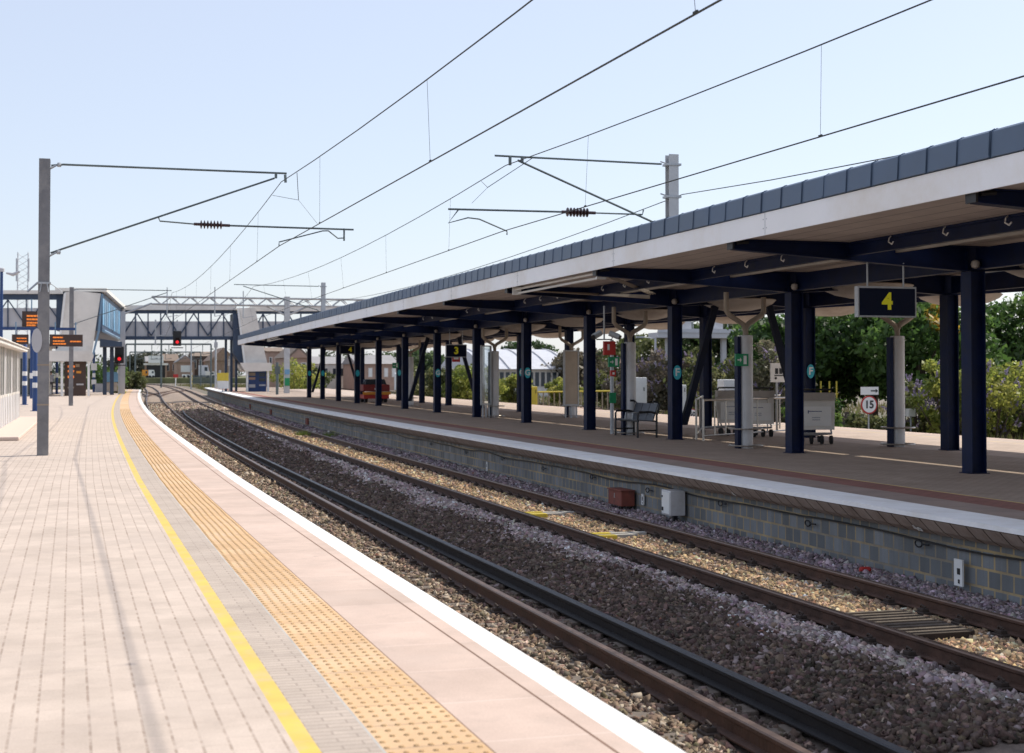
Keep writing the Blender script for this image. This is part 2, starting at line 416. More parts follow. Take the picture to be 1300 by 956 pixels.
# blockwork wall under platform B
wl = thing('platform_wall', 'grey blockwork wall with stained concrete lip under the far platform edge', 'wall', (9.4, 30, -1))
w = MB(); w.uvd = True
w.sweep([(9.42, -1.05), (9.42, -.27)], us_b, lambda u: float(bend(u)), 0, closed=False)
for k_, q in list(w.uv.items()): w.uv[k_] = (q[1], q[0] + .13)
w.build('blockwork', 'block', wl)
w = MB(); w.uvd = True
w.sweep([(9.05, 0.0), (9.05, -.055)], us_b, lambda u: float(bend(u)), 1, closed=False)
w.sweep([(9.05, -.055), (9.09, -.10), (9.19, -.20), (9.30, -.26), (9.42, -.275)], us_b, lambda u: float(bend(u)), 0, closed=False)
w.build('concrete_lip', ['corbel', 'bwhite'], wl)
for uu, tx, sz in ((on_p(1160, 660, 9.2)[1], '4o', .15), (on_p(930, 625, 9.2)[1], '4', .12)):
    tm = MB(); tm.text(tx, sz, (9.175 + float(bend(uu)), uu, -.205), ax=(0, -1, 0), up=(-.8, 0, .6), depth=.002, bold=.03); tm.build('painted_mark', 'white', wl)
for i, u in enumerate([14.9, 17.6, 20.4, 23.4, 26.3, 29.4, 32.6, 36, 40]):
    r_ = MB()
    z = -.42 - .03 * (i % 2)
    c = (9.37 + bend(u), u, z)
    r_.tube([(c[0], u + .075 * math.cos(t), z + .04 * math.sin(t)) for t in np.linspace(0, 2 * math.pi, 13)], .010, 5)
    r_.tube([(c[0], u - .07, z), (c[0], u - .22, z + .01)], .011, 5)
    r_.build('wall_hook', 'black', wl)
cb = MB(); cu_ = list(np.arange(10, 60, .6))
cb.tube([(9.39 + bend(u), u, -.34 - .045 * abs(math.sin(u * .55)) + .015 * math.sin(u * 1.7)) for u in cu_], .013, 5)
tag(cb.build('wall_cable', 'black'), 'black cable sagging along the blockwork wall under the far platform lip', 'cable')

# ballast bed, stones
bed = MB()
bu = list(np.arange(-14, 60, 1.)) + list(np.arange(60, 430, 5.))
prof = [(1.9, -.98), (3.2, -.96), (3.9, -.945), (4.2, -.955), (4.75, -.96), (5.2, -.90), (5.8, -.86), (6.4, -.87), (6.8, -.945), (7.1, -.965), (7.8, -.955), (8.4, -.96), (8.8, -.90), (9.5, -.885)]
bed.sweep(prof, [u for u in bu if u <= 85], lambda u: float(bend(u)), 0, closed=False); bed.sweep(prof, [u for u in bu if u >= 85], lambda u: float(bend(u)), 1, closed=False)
struct(bed.build('track_bed', ['bed', 'bedfar'], smooth=True))
def bed_z(p): return np.interp(p, [q[0] for q in prof], [q[1] for q in prof])
def stones():
    P, U, SZ = [], [], []
    for u0, u1, dens, s0 in ((8.2, 16, 900, .0178), (16, 30, 640, .0198), (30, 52, 300, .026), (52, 85, 120, .036), (85, 125, 50, .045)):
        pl = 3.55 if u1 <= 30 else 2.25
        n = int((u1 - u0) * (9.4 - pl) * dens)
        p = pl + (9.4 - pl) * rng.random(n); u = u0 + (u1 - u0) * rng.random(n)
        P.append(p); U.append(u); SZ.append(s0 * (.65 + .75 * rng.random(n) ** 1.5))
    P, U, SZ = map(np.concatenate, (P, U, SZ))
    # keep the rails and the foot of the walls clear
    ok = np.ones(len(P), bool)
    for pr_, hw in ((4.15, .085), (4.68, .085), (7.0, .085), (8.42, .085)): ok &= np.abs(P - pr_) > hw
    ok &= (U < 85) | (rng.random(len(P)) < (125 - U) / 40)
    ph = np.abs((U - 9.2 + .33) % .66 - .33)
    ok &= ~((np.abs(P - 4.15) < .2) & (ph < .12)) & ~((np.abs(P - 7.0) < .19) & (ph < .11)) & ~((np.abs(P - 8.42) < .19) & (ph < .11))
    ok &= ~((P < 4.0) & (ph < .12) & (rng.random(len(P)) < .72))
    P, U, SZ = P[ok], U[ok], SZ[ok]; n = len(P)
    band = np.interp(U, [8, 14, 20, 30, 45, 60], [.62, .60, .75, .95, .60, .40])
    wob = .16 * np.sin(U * .9) + .10 * np.sin(U * 2.3 + 1) + .12 * rng.standard_normal(n)
    pink = (P > 6.93 - band + wob) & (P < 6.93) | (P > 8.5)
    tan = (P > 7.05) & (P < 8.4)
    dark = (P > 4.2) & (P < 6.93) & ~pink
    C = np.tile(np.array([.165, .118, .083]), (n, 1))
    C[pink] = (.36, .29, .275); C[tan] = (.40, .275, .175); C[dark] = (.108, .078, .062)
    C[(P > 8.5)] = (.27, .215, .225)
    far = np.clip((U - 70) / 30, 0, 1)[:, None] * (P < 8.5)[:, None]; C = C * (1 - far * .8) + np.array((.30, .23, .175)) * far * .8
    C *= np.exp(.42 * rng.standard_normal((n, 1))) * np.exp(.06 * rng.standard_normal((n, 3)))
    lone = rng.random(n) < .02 + .22 * np.clip((P - 5.6) / 1.2, 0, 1) ** 2 + .04 * (np.sin(U * 1.3) > .4); C[lone & dark] = (.30, .24, .23)
    C[(rng.random(n) < .03) & tan] = (.55, .5, .44); C[(rng.random(n) < .10) & (P < 4.2)] = (.40, .33, .25)
    C[(rng.random(n) < .0015)] = (.26, .12, .08)
    C = np.clip(C, .01, .7)
    cube = np.array([(x, y, z) for z in (-1, 1) for y in (-1, 1) for x in (-1, 1)], float)
    V = cube[None] * (1 + .38 * rng.standard_normal((n, 8, 3))).clip(.35, 1.6)
    V *= (np.array([1.25, 1., .75]) * np.exp(.22 * rng.standard_normal((n, 3))))[:, None]
    q = rng.standard_normal((n, 4)); q /= np.linalg.norm(q, axis=1, keepdims=True)
    w_, x, y, z = q.T
    R = np.stack([1 - 2 * (y * y + z * z), 2 * (x * y - z * w_), 2 * (x * z + y * w_), 2 * (x * y + z * w_), 1 - 2 * (x * x + z * z), 2 * (y * z - x * w_),
                  2 * (x * z - y * w_), 2 * (y * z + x * w_), 1 - 2 * (x * x + y * y)], 1).reshape(n, 3, 3)
    V = np.einsum('nij,nkj->nki', R, V) * (SZ * np.where(P < 4.2, 1.0, 1.))[:, None, None]
    zz = bed_z(P) + .004 + .022 * rng.random(n)
    cen = np.stack([P + bend(U), U, zz], 1)
    V = (V + cen[:, None]).reshape(-1, 3)
    quad = np.array([(0, 2, 3, 1), (4, 5, 7, 6), (0, 1, 5, 4), (2, 6, 7, 3), (0, 4, 6, 2), (1, 3, 7, 5)])
    FV = (quad[None] + 8 * np.arange(n)[:, None, None]).reshape(-1, 4)
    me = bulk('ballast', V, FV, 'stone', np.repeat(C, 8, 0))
    o = bpy.data.objects.new('ballast', me); COL.objects.link(o); o.rotation_euler = (0, 0, A)
    o['kind'] = 'stuff'
stones()

# ------------------------------------------------------------------ rails
ZR = -.75
def rail_prof(p, z0=ZR, w=.036, h=.155):
    t = z0
    return [(p - w * .8, t), (p + w * .8, t), (p + w, t - .012), (p + w, t - .036), (p + .011, t - .052), (p + .011, t - h + .028), (p + .07, t - h + .012), (p + .07, t - h),
            (p - .07, t - h), (p - .07, t - h + .012), (p - .011, t - h + .028), (p - .011, t - .052), (p - w, t - .036), (p - w, t - .012)]
ru = list(np.arange(-12, 60, 1.)) + list(np.arange(60, 421, 4.))
MIS = [1] + [0] * 12 + [1]
def rail(pf, name, mats, parent=None, us=ru, base=(0, 0, 0)):
    m_ = MB()
    pr_ = rail_prof(0.)
    n = len(m_.v); k = len(pr_)
    m_.sweep(pr_, us, pf, 0, mis=[1] + [0] * 11 + [0, 1])
    return m_.build(name, mats, parent, base=base)
def track(label, pl, pr2, sleepers, chair_p):
    t = thing('railway_track', label, 'railway track', ((pl + pr2) / 2, 20, -.9))
    for q in (pl, pr2): rail(lambda u, q=q: q + float(bend(u)), 'rail', ['railrust', 'railtop'], t)
    first = {}
    for i, u in enumerate(sleepers):
        o_ = float(bend(u)); c = (pl + pr2) / 2 + o_
        for nm, mtn in (('sleeper', 'sleeper'), ('rail_chair', 'clip')):
            for q in ([None] if nm == 'sleeper' else chair_p):
                key = (nm, q)
                if key not in first:
                    m_ = MB()
                    if nm == 'sleeper': m_.bb(c - 1.27, c + 1.27, u - .125, u + .125, -1.06, -.922)
                    else:
                        x = q + o_
                        m_.bb(x - .17, x + .17, u - .085, u + .085, -.921, -.897)
                        for sg in (-1, 1):
                            m_.bb(x + sg * .075, x + sg * .155, u - .05, u + .05, -.897, -.862)
                            m_.tube([(x + sg * .115, u - .045, -.85), (x + sg * .135, u, -.825), (x + sg * .115, u + .045, -.85)], .014, 5)
                    ob = m_.build(nm, mtn, t, bevel=.006); first[key] = (ob, u, o_)
                else:
                    ob0, u0, o0 = first[key]; ob = ob0.copy(); COL.objects.link(ob); ob.parent = t; ob.location = (o_ - o0, u - u0, 0)
    return t
sl = [9.2 + .66 * i for i in range(58)]
track('brown railed near track beside the sunlit white platform edge', 2.70, 4.15, sl, (4.15,))
track('rusty far track running along the blockwork platform wall', 7.0, 8.42, sl, (7.0, 8.42))
sp = MB(); sp.sweep(rail_prof(0.), list(np.arange(-12, 60, 1.)) + list(np.arange(60, 96, 3.)), lambda u: float(np.interp(u, [-12, 10, 45], [4.78, 4.74, 4.57]) + bend(u) + max(0, u - 80) ** 2 * .0012), 0, mis=[1] + [0] * 12 + [1])
tag(sp.build('spare_rail', ['railshade', 'railshadetop']), 'shade-toned dark second rail laid right beside the near track rail', 'rail')
# pale pegs holding the rail of the far track
for i in range(22):
    u = 10.6 + i * 1.98
    m_ = MB(); m_.box((0, 0, 0), (.035, .05, .11), rx=.2)
    o = m_.build('marker_peg', 'peg', base=(6.83 + float(bend(u)), u, -.895))
    if u > 40: bpy.data.objects.remove(o); continue
    tag(o, 'small pale peg standing in the stones against the left rail of the far track', 'peg', 'pegs along the far track')
# cable troughs and far third track (platform 3 side)
t3 = thing('railway_track', 'dark track behind the island platform in front of the bushes', 'railway track', (23.2, 40, -.9))
for q in (22.55, 23.98):
    rail(lambda u, q=q: q + float(bend(u)), 'rail', ['railrust', 'railrust'], t3, us=list(np.arange(0, 240, 4.)))
m_ = MB(); m_.sweep([(21.7, -.99), (22.3, -.93), (24.2, -.93), (25.2, -.99)], list(np.arange(0, 240, 4.)), lambda u: float(bend(u)), closed=False)
struct(m_.build('track_bed', 'bed', smooth=True))
for j, (q, lab) in enumerate(((27.6, 'first siding track of the yard beyond the island platform'), (33, 'second siding track further out in the yard'))):
    tt = thing('railway_track', lab, 'railway track', (q, 120, -.95))
    for s_ in (-.72, .72): rail(lambda u, q=q, s_=s_: q + s_ + float(bend(u)) * 1.2, 'rail', ['railrust', 'railtop'], tt, us=list(np.arange(62, 300, 6.)))
# crossover far away, left branch
tt = thing('railway_track', 'branch track curving away left beyond the platform ends', 'railway track', (4, 200, -.9))
for s_ in (0, 1.43):
    rail(lambda u, s_=s_: 2.72 + s_ + float(bend(u)) - max(0, u - 150) ** 2 * .0009, 'rail', ['railrust', 'railtop'], tt, us=list(np.arange(152, 420, 4.)))
tt = thing('railway_track', 'crossover track linking the two running lines in the distance', 'railway track', (6, 180, -.9))
for s_ in (0, 1.43):
    rail(lambda u, s_=s_: 2.72 + s_ + float(bend(u)) + 4.28 * (lambda k: k * k * (3 - 2 * k))(min(1, max(0, (u - 158) / 70))), 'rail', ['railrust', 'railtop'], tt, us=list(np.arange(160, 232, 4.)))

# ------------------------------------------------------------------ things between the rails and on the wall
def local_thing(name, lab, cat, base, rz=0., group=None): return thing(name, lab, cat, base, rz, group, local=True)
for i, (px, py, lab) in enumerate(((781, 653, 'yellow topped signal plate between far rails, nearer the grey wall boxes'), (845, 677, 'yellow topped signal plate between far rails, closer to camera'))):
    c = (7.62 + bend(0) * 0, 0, 0)
    q = on_z(*((684, 651) if i == 0 else (790, 677)), -.87)
    t = local_thing('track_magnet', lab, 'track magnet', (7.72, q[1], -.9), group='yellow plates between the far rails')
    MB().bb(-.55, .35, -.16, -.04, -.03, .03).bb(-.55, .62, .10, .24, -.03, .025).bb(.30, .42, -.04, .10, -.03, .02).build('slab_frame', 'conc', t, bevel=.008)
    MB().bb(-.56, -.02, -.039, .099, -.03, .045).bb(-.40, -.02, -.30, -.161, -.03, .04).build('yellow_plate', 'yellowp', t, bevel=.008)
q = on_z(1165, 788, -.86)
t = local_thing('train_stop_grid', 'ribbed metal grid lying on the stones between the far rails', 'track grid', (7.72, q[1], -.9))
gm = MB()
for k in range(9): gm.bb(-.36, .36, -.56 + k * .14 - .028, -.56 + k * .14 + .028, .02, .052)
gm.build('grid_bars', 'sleeper', t, bevel=.006)
MB().bb(-.40, -.36, -.65, .65, -.03, .045).bb(.36, .40, -.65, .65, -.03, .045).bb(-.36, .36, .60, .65, -.03, .04).bb(-.36, .36, -.65, -.60, -.03, .04).build('grid_frame', 'clip', t, bevel=.006)
def wall_u(x, y): return on_p(x, y, 9.38)
# boxes against the wall
q = wall_u(796, 631); t = local_thing('junction_box', 'rust red box standing against the blockwork wall', 'box', (9.25, q[1], -.62))
MB().bb(-.11, .15, -.34, .34, -.17, .10).build('case', 'rustbox', t, bevel=.012)
MB().bb(-.13, .15, -.36, .36, .10, .122).build('lid', 'rustbox', t, bevel=.006)
MB().bb(-.118, -.112, -.012, .012, -.02, .05).bb(-.118, -.112, -.03, .03, -.03, -.022).build('handle', 'conc', t)
q = wall_u(863, 636); t = local_thing('relay_cabinet', 'pale grey metal cabinet fixed to the wall under the platform', 'cabinet', (9.28, q[1], -.53))
MB().bb(-.15, .12, -.19, .19, -.21, .20).build('case', 'pipe', t, bevel=.012)
MB().bb(-.158, -.152, -.16, .16, -.18, .17).build('door', 'white', t)
MB().bb(-.175, -.158, .09, .12, -.14, -.08).bb(-.172, -.158, .11, .13, .08, .11).build('latch', 'black', t)
MB().bb(-.02, .05, -.03, .03, -.42, -.21).build('post', 'black', t)
for (x, y, w_, h_, lab) in ((814.5, 634, .10, .19, 'small white plate on wall right of the rust red box'), (1215, 727, .16, .30, 'white number plate low on the wall nearest the camera'), (617, 592, .10, .22, 'slim white plate on wall farthest along the blockwork')):
    q = wall_u(x, y); t = local_thing('wall_plate', lab, 'plate', (9.405, q[1], q[2]))
    MB().bb(-.012, .01, -w_ / 2, w_ / 2, -h_ / 2, h_ / 2).build('plate', 'white', t)
    MB().bb(-.016, -.0125, -w_ * .25, w_ * .1, -.02, .05).bb(-.016, -.0125, -w_ * .2, 0, -h_ * .4, -h_ * .25).build('mark', 'black', t)
for x, y, lab in ((413, 545, 'dark red recess plate on the far wall, nearest of three'), (334, 511, 'dark red recess plate on the far wall, middle of three'), (302, 510, 'dark red recess plate on the far wall, farthest of three')):
    q = wall_u(*((390, 537) if '413' == str(x) else (x, y))); q = on_p(*{413: (387, 535.5), 334: (334, 519.5), 302: (302, 511)}[x], 9.38 + float(bend(60)))
    t = local_thing('wall_hatch', lab, 'hatch', (9.40 + float(bend(q[1])), q[1], -.62)); s_ = .34
    MB().bb(-.03, .03, -s_, s_, -.15, .15).build('plate', 'rustbox', t, bevel=.01)
    MB().bb(-.045, -.03, -s_, s_, .12, .15).bb(-.045, -.03, -s_, s_, -.15, -.12).bb(-.045, -.03, -s_, -s_ + .05, -.12, .12).bb(-.045, -.03, s_ - .05, s_, -.12, .12).build('rim', 'rustbox', t)
# litter
def crumple(name, lab, cat, p, u, z, mt, r, flat=.5):
    m_ = MB(); pr = [(r * .05, -r * flat)] + [(r * (.7 + .5 * random.random()) * math.sin(a), -r * flat * math.cos(a)) for a in (.7, 1.4, 2.1, 2.7)] + [(.001, r * flat)]
    m_.lathe((0, 0, 0), pr, 7)
    m_.v = [(x * random.uniform(.7, 1.3), y * random.uniform(.7, 1.3), z_ * random.uniform(.8, 1.2)) for x, y, z_ in m_.v]
    o = m_.build(name, mt, base=(p, u, z)); tag(o, lab, cat); return o
q = on_z(1098, 724, -.84)
t = local_thing('drink_can', 'crushed red can on the stones by the far wall', 'can', (q[0], q[1], -.83))
cm = MB(); cm.tube([(-.07, 0, 0), (-.055, 0, 0), (0, .01, .005), (.055, -.005, 0), (.07, 0, 0)], [.024, .034, .028, .034, .026], 10); cm.build('can_body', 'red', t, smooth=True)
MB().tube([(.0705, 0, 0), (.0735, 0, 0)], .022, 10).build('can_lid', 'galv', t)
for x, y, mt, r, lab in ((489, 644, 'purple', .06, 'purple wrapper beside the black rail'), (720, 712, 'paper', .05, 'white scrap in the stones by the far track left rail'), (617, 604, 'purple', .06, 'lilac litter below the slim white wall plate'),
                         (690, 619, 'skyblue', .05, 'pale blue scrap at the foot of the wall'), (434, 557, 'skyblue', .08, 'light blue scrap by the distant grass tuft'), (1165, 728, 'paper', .05, 'white scrap near the foot of the wall'), (860, 578, 'paper', .01, None), (272, 545, 'paper', .09, 'white bag in the dark stones far down the track'),
                         (280, 549, 'paper', .06, 'pinkish scrap right of the white bag in dark stones'), (364, 566, 'paper', .07, 'crumpled paper touching the far track left rail')):
    if lab is None: continue
    q = on_z(x, y, -.86); crumple('litter', lab, 'litter', q[0], q[1], -.85, mt, r)

# grass tufts on the far track
def blades(n, spread, h, col, seed):
    r = np.random.default_rng(seed)
    th_ = r.random(n) * 6.283; rad = spread * r.random(n) ** .7
    bx, by = rad * np.cos(th_), rad * np.sin(th_) * 1.8; hh = h * (.4 + .8 * r.random(n))
    lx, ly = .5 * hh * r.standard_normal(n), .5 * hh * r.standard_normal(n); wv = .009 + .006 * r.random(n); t2 = r.random(n) * 6.283
    V = np.stack([np.stack([bx - wv * np.cos(t2), by - wv * np.sin(t2), 0 * bx], 1), np.stack([bx + wv * np.cos(t2), by + wv * np.sin(t2), 0 * bx], 1), np.stack([bx + lx, by + ly, hh], 1)], 1).reshape(-1, 3)
    C = np.array(col) * np.exp(.25 * r.standard_normal((n, 1)))
    return bulk('grass_tuft', V, np.arange(3 * n).reshape(-1, 3), 'grass', np.repeat(C, 3, 0))
for i, (x, y, s_, lab) in enumerate(((385, 553, 1., 'low grass tuft between far rails, left one of a pair'), (418, 556, 1.2, 'taller grass tuft near the right far rail'), (725, 622, .6, 'small green weed at the foot of the wall left of the rust red box'))):
    q = on_z(x, y, -.9); me = blades(200, .3 * s_, .26 * s_, (.16, .22, .05), 60 + i); o = bpy.data.objects.new('grass_tuft', me); COL.objects.link(o)
    o.location = Wd(q[0], q[1], -.93); o.rotation_euler = (0, 0, A); tag(o, lab, 'grass tuft')

# ================================================================== CANOPY
CU0, CU1 = -14., 100.
cu = list(np.arange(CU0, CU1 + .01, 2.0))
can = thing('platform_canopy', 'long dark blue steel canopy with white fascia over the island platform', 'canopy', (15.3, 40, 0))
oc = lambda u: float(bcan(u))
MB().sweep([(9.28, 3.60), (9.31, 3.60), (9.31, 3.925), (9.28, 3.925)], cu, oc).build('fascia', 'fascia', can)
MB().sweep([(21.41, 3.60), (21.44, 3.60), (21.44, 3.925), (21.41, 3.925)], cu, oc).build('fascia', 'fascia', can)
m_ = MB(); u = CU0
m_.sweep([(9.345, 3.93), (9.38, 3.93), (9.47, 4.20), (9.435, 4.20)], cu, oc, 1)
while u < CU1 - .6:
    c = oc(u + .3) + random.uniform(-.006, .006); n = len(m_.v)
    m_.prism([(9.255 + c, u + .012, 3.935), (9.335 + c, u + .012, 3.935), (9.42 + c, u + .012, 4.225), (9.33 + c, u + .012, 4.25), (9.27 + c, u + .012, 4.215)], (oc(u + .58) - oc(u), .568, 0), 0)
    m_.bb(9.225 + c, 9.245 + c, u + .59, u + .605, 3.935, 3.95, 0)
    u += .605
m_.build('cladding', ['clad', 'cladback'], can, bevel=.012)
for u in np.arange(-12.4, 99, 6.2):
    m_ = MB(); c = oc(u); m_.bb(9.2765 + c, 9.2795 + c, u - .004, u + .004, 3.605, 3.92)
    for sg in (-.05, .05):
        for z in (3.70, 3.83): m_.tube([(9.272 + c, u + sg, z), (9.2795 + c, u + sg, z)], .008, 6)
    m_.build('fascia_joint', 'galv', can)
def slab(p0, p1, z=3.66, t=.3):
    d = MB(); d.sweep([(p0, z), (p1, z), (p1, z + t), (p0, z + t)], cu, oc, 1, mis=[0, 1, 1, 1])
    for k_, q in list(d.uv.items()): d.uv[k_] = (q[0], q[1])
    return d.build('roof_deck', ['soffit', 'roofing'], can)
slab(9.315, 11.45); slab(12.75, 17.42); slab(18.15, 21.40)
d = MB(); d.sweep([(11.46, 3.80), (12.74, 3.80), (12.74, 3.81), (11.46, 3.81)], cu, oc); d.sweep([(17.43, 3.80), (18.14, 3.80), (18.14, 3.81), (17.43, 3.81)], cu, oc); d.build('rooflight', 'rooflight', can)
d = MB(); u = CU0 + .3
while u < CU1: d.bb(11.46 + oc(u), 12.74 + oc(u), u, u + .05, 3.74, 3.79); u += 1.55
d.build('glazing_bars', 'navydark', can)
# frames
u_front = {0: 19.89, 1: 25.98, 2: 32.11, 3: 38.31, 4: 44.49, 5: 50.8, 6: 57.19, 7: 63.65, 8: 70.1, 9: 76.4, 10: 82.8, 11: 89.2, 12: 95.4}
frames = [(-5, -11.1), (-4, -4.9), (-3, 1.29), (-2, 7.5), (-1, 13.69)] + sorted(u_front.items())
PF, PBK = 13.62, 17.22
for i, u in frames:
    c = oc(u)
    def P_(p): return p + c
    bmz = MB()
    # web: tapers from the tips to the columns
    web = [(9.38, 3.515), (13.47, 3.265), (13.77, 3.265), (15.42, 3.37), (17.07, 3.265), (17.37, 3.265), (21.3, 3.515), (21.3, 3.64), (9.38, 3.64)]
    bmz.prism([(P_(p), u - .008, z) for p, z in web], (0, .016, 0))
    for (pa, za), (pb_, zb) in zip(web[:6], web[1:7]):
        bmz.prism([(P_(pa), u - .085, za), (P_(pa), u + .085, za), (P_(pa), u + .085, za - .018), (P_(pa), u - .085, za - .018)], (pb_ - pa, 0, zb - za))
    bmz.bb(P_(9.38), P_(21.3), u - .085, u + .085, 3.641, 3.657)
    for p in (13.47, 13.77, 17.07, 17.37): bmz.bb(P_(p) - .006, P_(p) + .006, u - .08, u + .08, 3.27, 3.64)
    bmz.build('cross_beam', 'navy', can)
    br_ = MB(); br_.tube([(P_(9.42), u - .05, 3.6), (P_(9.62), u - .05, 3.62)], .03, 6); br_.bb(P_(9.33), P_(9.36), u - .1, u + .1, 3.5, 3.65); br_.build('beam_end_bracket', 'black', can)
    for row, p in ((0, PF), (1, PBK)):
        h = MB(); ww = .14
        x = P_(p)
        h.bb(x - .135, x - .117, u - ww, u + ww, 0, 3.245); h.bb(x + .117, x + .135, u - ww, u + ww, 0, 3.245); h.bb(x - .1165, x + .1165, u - .045, u - .03, 0, 3.245)
        h.bb(x - .16, x + .16, u - .16, u + .16, 3.2452, 3.2468)
        h.bb(x - .17, x + .17, u - .17, u + .17, .002, .014)
        col = h.build('column', 'navy', can)
        if row == 0:
            s_ = MB(); s_.lathe((x - .10, u - .22, 3.30), [(.02, .12), (.06, .10), (.075, .05), (.06, 0), (.02, -.02)][::-1], 10); s_.bb(x - .12, x - .08, u - .2, u - .14, 3.33, 3.37)
            s_.build('speaker', 'bowl', col, smooth=True)
        letter = {(2, 0): 'F', (4, 0): 'G', (6, 0): 'G', (2, 1): 'F', (4, 1): 'G', (6, 1): 'G', (9, 0): '', (11, 0): '', (12, 0): '', (10, 1): '', (11, 1): ''}.get((i, row))
        if letter is not None:
            zc = 1.63 if row == 0 else 1.66
            d = MB(); d.prism([(x + .105 * math.cos(a), u - .1465, zc + .175 * math.sin(a)) for a in np.linspace(0, 2 * math.pi, 21)[:-1]], (0, .006, 0))
            if letter: d.text(letter, .26, (x, u - .151, zc), depth=.003, mi=1)
            d.build('letter_sign', ['teal', 'white'], col)
    bo = MB()
    bz = 3.42
    prof_b = [(.02, -.27), (.35, -.255), (.65, -.19), (.88, -.09), (.97, 0), (.93, .02), (.9, 0), (.6, -.14), (.02, -.2)]
    bo.lathe((P_(15.36), u + .15, bz), prof_b, 22, sx=1., sy=.95); bo.build('ceiling_bowl', 'bowl', can, smooth=True)
    bo = MB(); bo.lathe((P_(19.5), u + 3.0, bz + .03), prof_b, 22); bo.build('ceiling_bowl', 'bowl', can, smooth=True)
    # A-shaped braces every fifth frame
    if i in (2, 7, 12):
        for p0, sg in ((PF, 1), (PBK, -1)):
            d = MB(); ps, pe = p0 + sg * .14, p0 + sg * 1.0
            d.prism([(P_(ps), u - .07, .35), (P_(ps) + sg * .16, u - .07, .35), (P_(pe) + sg * .16, u - .07, 3.3), (P_(pe), u - .07, 3.3)], (0, .14, 0)); d.build('brace', 'navydark', can)
    # tray hooks
    if -2 <= i <= 4:
        for k in range(4):
            uu = u + .7 + k * 1.4; hk = MB()
            hk.tube([(11.32 + c, uu, 3.64), (11.27 + c, uu - .03, 3.61), (11.25 + c, uu - .04, 3.55), (11.27 + c, uu - .10, 3.51), (11.25 + c, uu - .17, 3.54)], .011, 5); hk.build('tray_hook', 'white', can)
for p in (PF, PBK):
    for a, b_ in zip(frames[:-1], frames[1:]):
        d = MB(); c0, c1 = oc(a[1]), oc(b_[1]); u0, u1 = a[1] + .1, b_[1] - .1; dv = (c1 - c0, u1 - u0, 0)
        d.prism([(p + c0 - .008, u0, 3.29), (p + c0 + .008, u0, 3.29), (p + c0 + .008, u0, 3.62), (p + c0 - .008, u0, 3.62)], dv)
        d.prism([(p + c0 - .08, u0, 3.27), (p + c0 + .08, u0, 3.27), (p + c0 + .08, u0, 3.288), (p + c0 - .08, u0, 3.288)], dv)
        d.build('long_beam', 'navy', can)
d = MB(); d.sweep([(11.33, 3.44), (11.43, 3.44), (11.43, 3.46), (11.39, 3.46), (11.39, 3.62), (11.43, 3.62), (11.43, 3.655), (11.33, 3.655), (11.33, 3.62), (11.375, 3.62), (11.375, 3.46), (11.33, 3.46)], cu, oc); d.build('cable_tray', 'navy', can)
d = MB(); d.sweep([(12.2, 3.52), (12.26, 3.52), (12.26, 3.56), (12.2, 3.56)], cu, oc); d.build('conduit', 'tan', can)
for (ua, ub) in ((26.2, 31.9), (76.6, 82.6)):
    d = MB()
    for k in (0, 1): d.tube([(9.50 + .07 * k + oc(ua), ua, 3.575 - .085 * k), (9.50 + .07 * k + oc(ub), ub, 3.575 - .085 * k)], .026, 8)
    d.bb(9.44 + oc(ua), 9.64 + oc(ua), ua - .06, ua, 3.45, 3.64); d.bb(9.44 + oc(ub), 9.64 + oc(ub), ub, ub + .06, 3.45, 3.64); d.build('edge_tube', 'white', can)
for k in range(3):
    d = MB(); d.tube([(9.7, 31.6 - .1 * k, 3.52), (12.6, 31.2, 3.44 - .03 * k)], .018, 6); d.tube([(9.8, 26.4, 3.5 + .02 * k), (12.5, 30.9 - .15 * k, 3.45)], .014, 6)
    d.build('conduit', 'tan', can)
# end of roof
MB().bb(9.3 + oc(100), 21.42 + oc(100), 100.0, 100.04, 3.6, 4.2).build('end_fascia', 'fascia', can)

# hanging platform signs
def psign(base, lab, num, w_, h_, ztop, zrod, grp='hanging platform number signs'):
    t = thing('platform_sign', lab, 'platform sign', base, group=grp); p, u, z = base
    MB().bb(p - w_ / 2 + .02, p + w_ / 2 - .02, u - .05, u + .05, z - h_ / 2 + .02, z + h_ / 2 - .02).build('sign_board', 'signnavy', t)
    fr = MB(); fr.bb(p - w_ / 2, p + w_ / 2, u - .055, u + .055, z + h_ / 2 - .02, z + h_ / 2 + .01); fr.bb(p - w_ / 2, p + w_ / 2, u - .055, u + .055, z - h_ / 2 - .005, z - h_ / 2 + .02)
    for sg in (-1, 1): fr.bb(p + sg * (w_ / 2 - .01) - .01, p + sg * (w_ / 2 - .01) + .01, u - .055, u + .055, z - h_ / 2 + .02, z + h_ / 2 - .02)
    fr.build('sign_frame', 'galv', t)
    MB().text(num, .36 * h_ / .47, (p, u - .056, z), depth=.004, bold=.035).build('numeral', 'signyellow', t)
    for sg in (-1, 1): MB().tube([(p + sg * w_ * .31, u, z + h_ / 2), (p + sg * w_ * .31, u, zrod)], .014, 8).build('hanging_rod', 'galv', t)
q0 = on_u(1087, 364, 19.89); q1 = on_u(1161, 403, 19.89)
psign(((q0[0] + q1[0]) / 2, 19.89, (q0[2] + q1[2]) / 2), 'dark navy 4 sign hanging from the beam of the nearest column', '4', q1[0] - q0[0], q0[2] - q1[2], 0, 3.36)
q = on_u(444.5, 444, 82.8); psign((q[0], 82.8, q[2]), 'small distant 4 sign hanging between far columns', '4', 1.25, .50, 0, 3.36)
q = on_u(579, 445.5, 55.); psign((q[0], 55, q[2]), '3 sign hanging above the small red notice', '3', .85, .50, 0, 3.36)
q = on_u(579, 455, 55.); t = local_thing('notice', 'small red square notice below the 3 sign', 'notice', (q[0], 55, q[2]))
